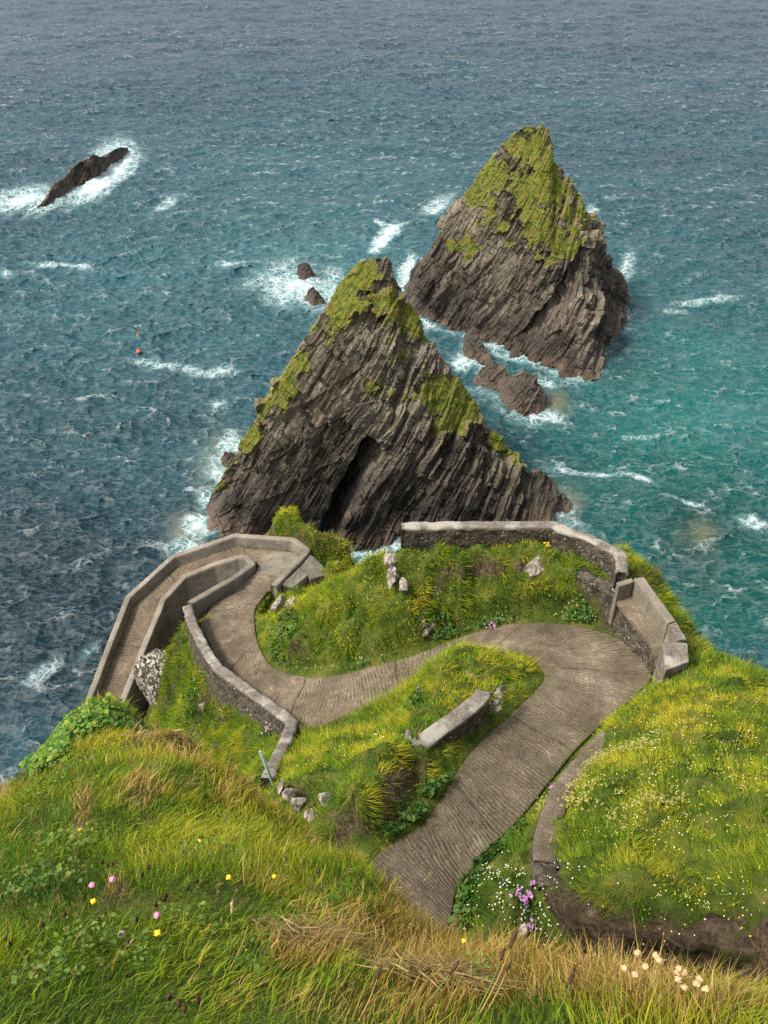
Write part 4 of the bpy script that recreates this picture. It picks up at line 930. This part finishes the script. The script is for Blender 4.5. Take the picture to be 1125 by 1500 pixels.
boulder('pinkish rock ledge at the lower path edge near the landing parapet end', 404, 885, 15.4, .6, 1.0, 1.3, seed=6, rot=-25, sink=.6)
boulder('grey rock rib just right of the pinkish ledge by the landing', 428, 884, 16.2, .6, .7, 1.1, seed=7, rot=-30, sink=.6)
boulder('tall black rock covered in white lichen blotches between ramp wall and grass slope', 236, 1010, 8.2, 3.0, 8.5, 2.6, mat=M_SPOT, seed=8, sink=.62)
boulder('small white stone on the grass slope left of the stone wall', 303, 1066, 12.0, .4, .6, .4, seed=9, sink=.35)
boulder('white lichen crag at the near end of the grassy island by the steel post', 424, 1166, 23.5, .6, .9, .6, seed=10, sink=.4)
boulder('white crag standing next to the steel post crag, in the middle of the row', 440, 1178, 23.8, .55, .6, .5, seed=11, sink=.4)
boulder('reddish stone half hidden behind the near grass brow', 405, 1182, 22.8, .45, .35, .4, mat=m_plain('red_sandstone', (.36, .15, .09), .9, .3), seed=13, sink=.4)
boulder('narrow white stone in the left side of the hairpin island', 614, 1020, 21.7, .3, 1.1, .35, seed=14, sink=.4)
boulder('flat grey slab lying on top of the hairpin island', 691, 986, 21.95, .75, .14, .5, mat=M_COP, seed=15, sink=.3, name='stone_slab')
boulder('small cream stone at the far edge of the hairpin island', 736, 958, 20.8, .32, .4, .3, seed=16, sink=.35)
for k, (a, b, zz, ww, lb) in enumerate(((734,1010,22.9,.42,'topmost'),(731,1020,22.9,.35,'second'),(727,1030,22.9,.42,'third'),(726,1039,22.8,.4,'lowest'))):
    boulder(f'pale tumbled stone at the curved wall end, {lb} of the four in line', a, b, zz, ww, .28, .32, seed=20+k, sink=.35, name='stone')['group'] = 'tumbled stones at the curved wall end'
boulder('split brown rock at the left end of the curved stone wall', 601, 1085, 23.3, .4, .9, .5, seed=25, sink=.45)
boulder('white rock foot under the purple flowers beside the upper path', 765, 1372, 25.7, .45, 1.0, .4, seed=26, sink=.4)

for k, (a, b, zz, lb) in enumerate(((412,1152,23.3,'nearest the post'),(455,1190,24.0,'second from the right'),(476,1172,24.0,'lying out on the short turf'),(500,1182,24.6,'farthest from the post'),(519,1206,24.6,'at the dark eroded bank'))):
    boulder(f'small white lichen stone on the island edge row, {lb}', a, b, zz, .28+.09*(k % 3), .6, .5, seed=40+k, rot=35*k, sink=.66, name='stone')['group'] = 'white stones along the island edge'
# pink thrift clumps
def clump(label, px, py, z, w, n, colr, seed, hgt=.25):
    r_ = np.random.default_rng(seed); p = unp(px, py, z)
    p[2] = bil(GZ, -24, 7, DXY, np.array([p[0]]), np.array([p[1]]))[0]
    n = int(n*.7); e = empty('flower_clump', p); tag(e, label, 'flowers')
    x, y = r_.normal(0, w*.4, n), r_.normal(0, w*.4, n)
    z = bil(GZ, -24, 7, DXY, p[0]+x, p[1]+y)-p[2]
    B = np.c_[x, y, z+hgt*r_.uniform(.6, 1.1, n)]
    col = np.array(colr)*r_.uniform(.7, 1.2, (n, 1))
    o = leaf_mass('blossom', B, np.tile([0, -.5, .8], (n, 1)), r_.uniform(.05, .09, n), col, M_PETAL); o.parent = e; del o['kind']
    nb = n*2; bx, by = r_.normal(0, w*.45, nb), r_.normal(0, w*.45, nb)
    bz = bil(GZ, -24, 7, DXY, p[0]+bx, p[1]+by)-p[2]
    o = leaf_mass('leaves', np.c_[bx, by, bz+r_.uniform(.02, hgt*.7, nb)], np.tile([0, -.2, .9], (nb, 1)), r_.uniform(.06, .1, nb), np.tile([.04, .09, .02], (nb, 1)), M_LEAF); o.parent = e; del o['kind']
PK = (.58, .26, .55)
clump('tall purple flower clump above the white rock foot beside the upper path', 766, 1325, 25.7, .28, 60, PK, 501)
clump('smaller purple flower clump right of the white rock foot', 775, 1360, 25.8, .2, 34, PK, 502)
clump('small purple clump near the rough corner of the right wall', 783, 1292, 25.8, .16, 20, PK, 503)
clump('pale pink thrift cushion at the edge of the right mound near the lookout', 958, 1003, 21.9, .42, 60, (.68, .45, .6), 504)
clump('pink thrift cushion in the bank above the hairpin', 727, 864, 21.2, .26, 40, (.62, .32, .5), 505)
clump('pink thrift on the splintered stone in the grassy bank', 624, 877, 20.8, .2, 22, (.62, .32, .5), 506)
clump('pink thrift against the outside of the low stone wall near its corner', 392, 1058, 17.0, .3, 40, (.6, .32, .5), 507)
clump('tiny violet clump on the verge left of the right wall', 812, 1140, 23.2, .16, 16, PK, 508)
clump('yellow ragwort at the foot of the dark parapet', 800, 796, 21.9, .2, 24, (.78, .55, .03), 509, .45)

# ------------------------------------------------------------------ near flowers and seed stalks
def hz(x, y): return float(bil(HZ, -8, 0, .045, np.array([x]), np.array([y]))[0])
def near_hit(px, py):                      # first hillside point along a sight line
    d = ray(px, py)
    for t in np.arange(.6, 9, .01):
        p = np.array([0, 0, H])+d*t
        if p[1] > 0 and p[2] < hz(p[0], p[1]): return p
    return np.array([0, 0, H])+d*2
def ball(r, seed, sub=3, sq=(1, 1, 1), am=.5):
    bm = bmesh.new(); bmesh.ops.create_icosphere(bm, subdivisions=sub, radius=1); bm.verts.ensure_lookup_table()
    c = np.array([v.co for v in bm.verts]); f = np.array([[v.index for v in fa.verts] for fa in bm.faces]); bm.free()
    d = 1+am*vnoise(c[:, 0]*5+seed, c[:, 1]*5, c[:, 2]*5, seed); return c*d[:, None]*r*np.array(sq), f
def stalk(name, label, cat, group, head, base, top, r, mstem, mhead, hr, hsq, seed, head_name='flower_head'):
    e = empty(name, base); tag(e, label, cat, group)
    t = np.linspace(0, 1, 8)[:, None]; top = np.array(top)-base
    sag = np.array([.02, .01, 0])*np.sin(t*math.pi)
    Pp = t*top + sag*np.linalg.norm(top)*2
    V, q = tube_pts(Pp, np.linspace(r, r*.7, 8), 6); mesh_np('stem', V, q, mat=mstem, parent=e)
    c, f = ball(hr, seed, 3, hsq); d = Vector(Pp[-1]-Pp[-2]).normalized()
    R = np.array(d.to_track_quat('Z', 'Y').to_matrix()); c = c@R.T + Pp[-1]
    mesh_np(head_name, c, tris=f, mat=mhead, parent=e)
    return e
def by_depth(px, py, dep):                 # head position on a sight line at a given depth
    d = ray(px, py); return np.array([0, 0, H])+d*dep
def plant(name, label, cat, group, hx_, hy_, bx_, by_, r, ms, mh, hr, hsq, seed, hn='flower_head'):
    b = near_hit(bx_, by_); dp = b[1]*cp-(b[2]-H)*sp
    return stalk(name, label, cat, group, None, b, by_depth(hx_, hy_, dp*.985), r, ms, mh, hr, hsq, seed, hn)
seeds = [(934,1396,952,1485),(961,1400,956,1485),(966,1407,962,1486),(946,1416,940,1484),(915,1418,916,1488),(931,1427,930,1486),(995,1419,990,1488),(993,1424,986,1487),(1002,1424,1000,1488),(994,1435,988,1490),(1003,1446,1000,1492),(1025,1435,1016,1492),(1021,1441,1018,1494),(1034,1449,1026,1496)]
for k, (a, b, c, d) in enumerate(seeds):
    plant('dry_thrift', 'dry tan thrift seed head on a thin stem at the lower right brow', 'seed head', 'dry thrift heads on the lower right brow', a, b, c, d, .0013, M_DRYSTEM, M_TAN, .0066, (1, 1, .8), 600+k)
for k, (a, b, c, d, lb) in enumerate(((165,1288,168,1318,'topmost of the pink ones'),(230,1341,232,1362,'standing right of the others'),(178,1368,180,1390,'lowest of the pink ones'),(135,1297,138,1320,'paler, near a brown head'))):
    plant('clover', f'pink clover head in the left foreground grass, {lb}', 'flower', 'pink clovers in the left foreground', a, b, c, d, .0014, M_STEM, M_PINKF, .0078, (1, 1, .9), 620+k)
for k, (a, b, c, d, lb) in enumerate(((137,1320,139,1342,'left of a pink clover'),(231,1367,233,1388,'below a pink clover'),(335,1285,337,1302,'up right by tall blades'),(402,1284,404,1300,'beside the dry tuft'),(680,1378,681,1400,'at the straw brow near the path end'),(292,1232,293,1245,'high on the slope'),(117,1215,118,1227,'near the bare earth streak'))):
    plant('buttercup', f'yellow buttercup in the foreground, {lb}', 'flower', 'yellow flowers in the foreground', a, b, c, d, .0012, M_STEM, M_YEL, .0078, (1, 1, .55), 640+k)
for k, (a, b, c, d, hr, el, lb) in enumerate(((555,1425,524,1498,.006,5.5,'left of the matted straw'),(665,1418,606,1490,.0055,6,'leaning over the matted straw'),(752,1375,700,1490,.007,5.5,'tallest of the three by the brow'),(736,1398,696,1488,.006,4.5,'middle of the three by the brow'),(745,1415,708,1490,.005,5,'lowest of the three by the brow'),
        (340,1330,328,1410,.0055,6,'on the left slope with an orange tip'),(365,1350,334,1425,.004,3,'pale bare stem on the left slope'),(838,1430,812,1496,.006,6,'dark one in the lower middle grass'))):
    plant('plantain', f'brown plantain seed spike in the foreground, {lb}', 'seed head', 'plantain spikes in the foreground', a, b, c, d, .0017, M_STEM if k % 2 else M_DRYSTEM, M_BROWN if k != 5 else M_TAN, hr*.62, (1, 1, el*.9), 660+k, 'seed_spike')
dk = [(150,1262),(157,1268),(166,1264),(241,1316),(228,1325),(243,1312),(275,1300),(288,1290),(200,1345),(10,1375),(14,1384),(95,1340),(188,1382),(62,1355),(320,1195),(331,1200),(345,1196),(352,1192),(300,1185),(262,1470),(270,1478),(290,1465),(248,1460),(218,1270),(208,1280)]
for k, (a, b) in enumerate(dk):
    plant('plantain', 'small dark plantain head rising from the left foreground grass', 'seed head', 'small dark plantain heads in the left grass', a, b, a-3, b+22, .0011, M_STEM, M_BROWN, .005, (1, 1, 2.4), 700+k, 'seed_spike')

# ------------------------------------------------------------------ buoys
for a, b, lb in ((203,493,'upper of the two'), (203,515,'lower of the two')):
    p = unp(a, b, .12); e = empty('buoy', (p[0], p[1], 0)); tag(e, f'small orange float out on the water left of the stacks, {lb}', 'buoy', 'orange floats on the water')
    c, f = ball(.24, 3, 4, (1, 1, .95), .0); c[:, 2] += .14; mesh_np('float', c, tris=f, mat=M_BUOY, parent=e)
    V, q = tube_pts([(0, 0, .40), (0, 0, .5), (.03, 0, .56), (0, 0, .60)], [.07, .06, .06, .03], 8); mesh_np('neck', V, q, mat=M_BUOY, parent=e)

# ------------------------------------------------------------------ sea
def ocean(N, Lm, wdir, lmin, lpk, seed):
    r_ = np.random.default_rng(seed); k1 = 2*math.pi*np.fft.fftfreq(N, Lm/N); KX, KY = np.meshgrid(k1, k1)
    K = np.hypot(KX, KY); K[0, 0] = 1e-6
    c = (KX*math.cos(wdir)+KY*math.sin(wdir))/K
    kp = 2*math.pi/lpk
    Sx = np.exp(-1.1*(kp/K)**2)/K**3.6*(.18+np.abs(c)**2)*np.exp(-(K*lmin)**2); Sx[0, 0] = 0
    hk = np.sqrt(Sx)*(r_.normal(size=(N, N))+1j*r_.normal(size=(N, N)))
    h = np.fft.ifft2(hk).real; sdv = h.std()
    dx = np.fft.ifft2(-1j*KX/K*hk).real/sdv; dy = np.fft.ifft2(-1j*KY/K*hk).real/sdv
    return h/sdv, dx, dy
def tile(A, Lm, x, y):
    N = A.shape[0]; u = (x/Lm*N) % N; v = (y/Lm*N) % N
    i, j = u.astype(int) % N, v.astype(int) % N; a, b = u-np.floor(u), v-np.floor(v); i1, j1 = (i+1) % N, (j+1) % N
    return A[j, i]*(1-a)*(1-b)+A[j, i1]*a*(1-b)+A[j1, i]*(1-a)*b+A[j1, i1]*a*b
dg = np.r_[np.linspace(72, 30, 480, endpoint=False), np.linspace(30, 6.5, 620, endpoint=False), np.linspace(6.5, 1.2, 40, endpoint=False), [.8, .5, .3]]
Yr = H/np.tan(np.radians(dg))
ud = np.r_[np.linspace(-2.2, -.5, 40, endpoint=False), np.linspace(-.5, .5, 760, endpoint=False), np.linspace(.5, 2.2, 41)]
SX = np.sqrt(Yr**2+H*H)[:, None]*ud[None, :]; SY = np.repeat(Yr[:, None], len(ud), 1)
h1, dx1, dy1 = ocean(512, 71.0, math.radians(-72), .10, 4.2, 1); h2, dx2, dy2 = ocean(256, 23.7, math.radians(-40), .05, 1.5, 2); h3, dx3, dy3 = ocean(256, 190.0, math.radians(-80), 1.0, 16, 3)
def rot(x, y, a): return x*math.cos(a)-y*math.sin(a), x*math.sin(a)+y*math.cos(a)
xa, ya = rot(SX, SY, .12); xb, yb = rot(SX, SY, -.5); xc, yc = rot(SX, SY, .3)
gust = 1+.6*fbm(SX*.018, SY*.035, 0, 4, 800)
t1, t2, t3 = tile(h1, 71.0, xa, ya), tile(h2, 23.7, xb, yb), tile(h3, 190.0, xc, yc)
SZ = gust*(.088*t1 + .03*t2) + .18*t3
SXd = SX + gust*(-.14*tile(dx1, 71.0, xa, ya) + -.04*tile(dx2, 23.7, xb, yb)); SYd = SY + gust*(-.14*tile(dy1, 71.0, xa, ya)+-.04*tile(dy2, 23.7, xb, yb))
feet = np.concatenate([f[::4, :2] for f in FEET]); KF = kdtree.KDTree(len(feet))
for i, v in enumerate(feet): KF.insert((v[0], v[1], 0), i)
KF.balance()
spx, spy, _ = proj(np.stack([SX, SY, SX*0], -1).reshape(-1, 3)); spx, spy = spx.reshape(SX.shape), spy.reshape(SX.shape)
fd = np.full(SX.shape, 99.0); ff = fd.ravel(); sxr, syr = SX.ravel(), SY.ravel()
cand = np.flatnonzero((SY.ravel() > 50) & (SY.ravel() < 165) & (np.abs(sxr) < 80))
for i in cand: ff[i] = KF.find((sxr[i], syr[i], 0))[2]
foam = .6*np.exp(-fd/1.0)*(.5+.6*sstep(-.3, .5, fbm(SX*.12, SY*.12, 0, 3, 810)))
nf = fbm(SX*.18, SY*.18, 0, 4, 815)
for cx, cy, rx, ry, a, s in ((150,262,52,18,-35,1.3),(165,232,34,22,-30,1.2),(30,292,70,16,-12,.95),(75,290,40,14,-30,.9),(572,338,17,8,-30,1.3),(560,352,17,9,-40,1.4),(550,362,10,6,-20,1.0),(556,326,10,4,20,.7),(425,420,40,26,0,.75),(455,425,22,24,0,.9),(485,420,22,30,30,.8),(400,400,60,20,-20,.4),(595,400,10,30,20,.8),(640,300,30,10,-30,.5),
      (905,462,14,14,-45,1.0),(885,490,10,26,25,1.0),(868,520,10,20,10,.8),(868,310,10,10,0,.7),(915,395,12,30,20,.55),(325,690,18,16,0,.9),(335,650,14,22,20,.9),(310,730,22,20,0,.6),(290,770,24,16,0,.8),(680,530,18,12,0,.75),(715,510,22,8,10,.75),(690,515,18,20,0,.6),(760,525,60,7,15,.45),(800,560,26,10,20,.45),
      (250,535,60,8,10,.5),(315,545,40,7,0,.45),(320,590,14,12,0,.45),(90,388,50,6,5,.55),(8,398,10,8,0,.6),(340,385,30,6,0,.45),(240,300,30,8,-30,.4),(860,690,60,5,5,.55),(940,702,30,5,20,.5),(1010,742,40,4,12,.5),(1098,765,26,9,20,.75),(60,985,40,14,-40,.36),(130,950,30,10,-40,.3),(820,745,20,20,0,.5),(1040,440,60,6,-5,.4),(990,455,20,5,0,.5),(930,640,30,5,5,.35)):
    foam = np.maximum(foam, s*blob(spx, spy, cx, cy, rx, ry, a)*(1+.55*nf))
foam = np.clip(foam, 0, 1)
jac = -(np.gradient(tile(dx1, 71.0, xa, ya), axis=1) + np.gradient(tile(dy1, 71.0, xa, ya), axis=0)*np.sign(-1))
streak = .7*sstep(.3, 2.4, t1+.5*t2)*np.clip(.75+.9*fbm(SX*.02+3, SY*.045, 0, 4, 801), .1, 1.3)*(1-.5*sstep(120, 350, SY))  # wave-crest mask for the sky reflection and froth painted in the water colour
base = np.zeros(SX.shape+(3,)); 
deep = np.array([.010, .040, .052]); teal = np.array([.003, .058, .052]); navy = np.array([.006, .019, .026]); pale = np.array([.02, .075, .085]); grey = np.array([.013, .030, .046])
far = sstep(90, 320, SY)[..., None]; base[:] = deep; base = base*(1-far)+grey*far
def paint(c, m):
    global base
    m = np.clip(m, 0, 1)[..., None]; base = base*(1-m)+np.array(c)*m
ns = fbm(SX*.03, SY*.05, 0, 4, 830)
paint(pale, .7*blob(spx, spy, 420, 400, 330, 150, -8)*(1+.5*ns)); paint(pale, .5*blob(spx, spy, 980, 470, 180, 130))
paint(teal, 1.1*blob(spx, spy, 990, 690, 260, 210)*(1+.3*ns)); paint((.002, .044, .036), 1.0*blob(spx, spy, 1080, 860, 170, 110)); paint((.012, .088, .082), .6*blob(spx, spy, 1010, 590, 150, 60))
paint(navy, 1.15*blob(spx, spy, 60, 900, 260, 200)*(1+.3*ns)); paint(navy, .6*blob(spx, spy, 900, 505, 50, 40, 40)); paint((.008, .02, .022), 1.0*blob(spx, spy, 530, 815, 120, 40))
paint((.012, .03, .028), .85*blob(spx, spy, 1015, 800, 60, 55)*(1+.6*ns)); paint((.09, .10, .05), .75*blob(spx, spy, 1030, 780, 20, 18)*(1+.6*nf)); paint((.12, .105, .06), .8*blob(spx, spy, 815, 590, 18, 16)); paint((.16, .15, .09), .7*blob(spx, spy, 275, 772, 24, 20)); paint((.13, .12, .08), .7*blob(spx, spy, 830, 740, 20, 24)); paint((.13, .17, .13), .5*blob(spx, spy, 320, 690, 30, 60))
base *= 1.18*(1+.24*fbm(SX*.05, SY*.14, 0, 4, 840))[..., None]
sea = mesh_np('sea', np.stack([SXd, SYd, SZ], -1).reshape(-1, 3), grid_quads(*SX.shape, flip=True), mat=M_SEA, colors=base.reshape(-1, 3), attrs={'foam': foam.ravel(), 'streak': streak.ravel()})
kind(sea, 'structure')
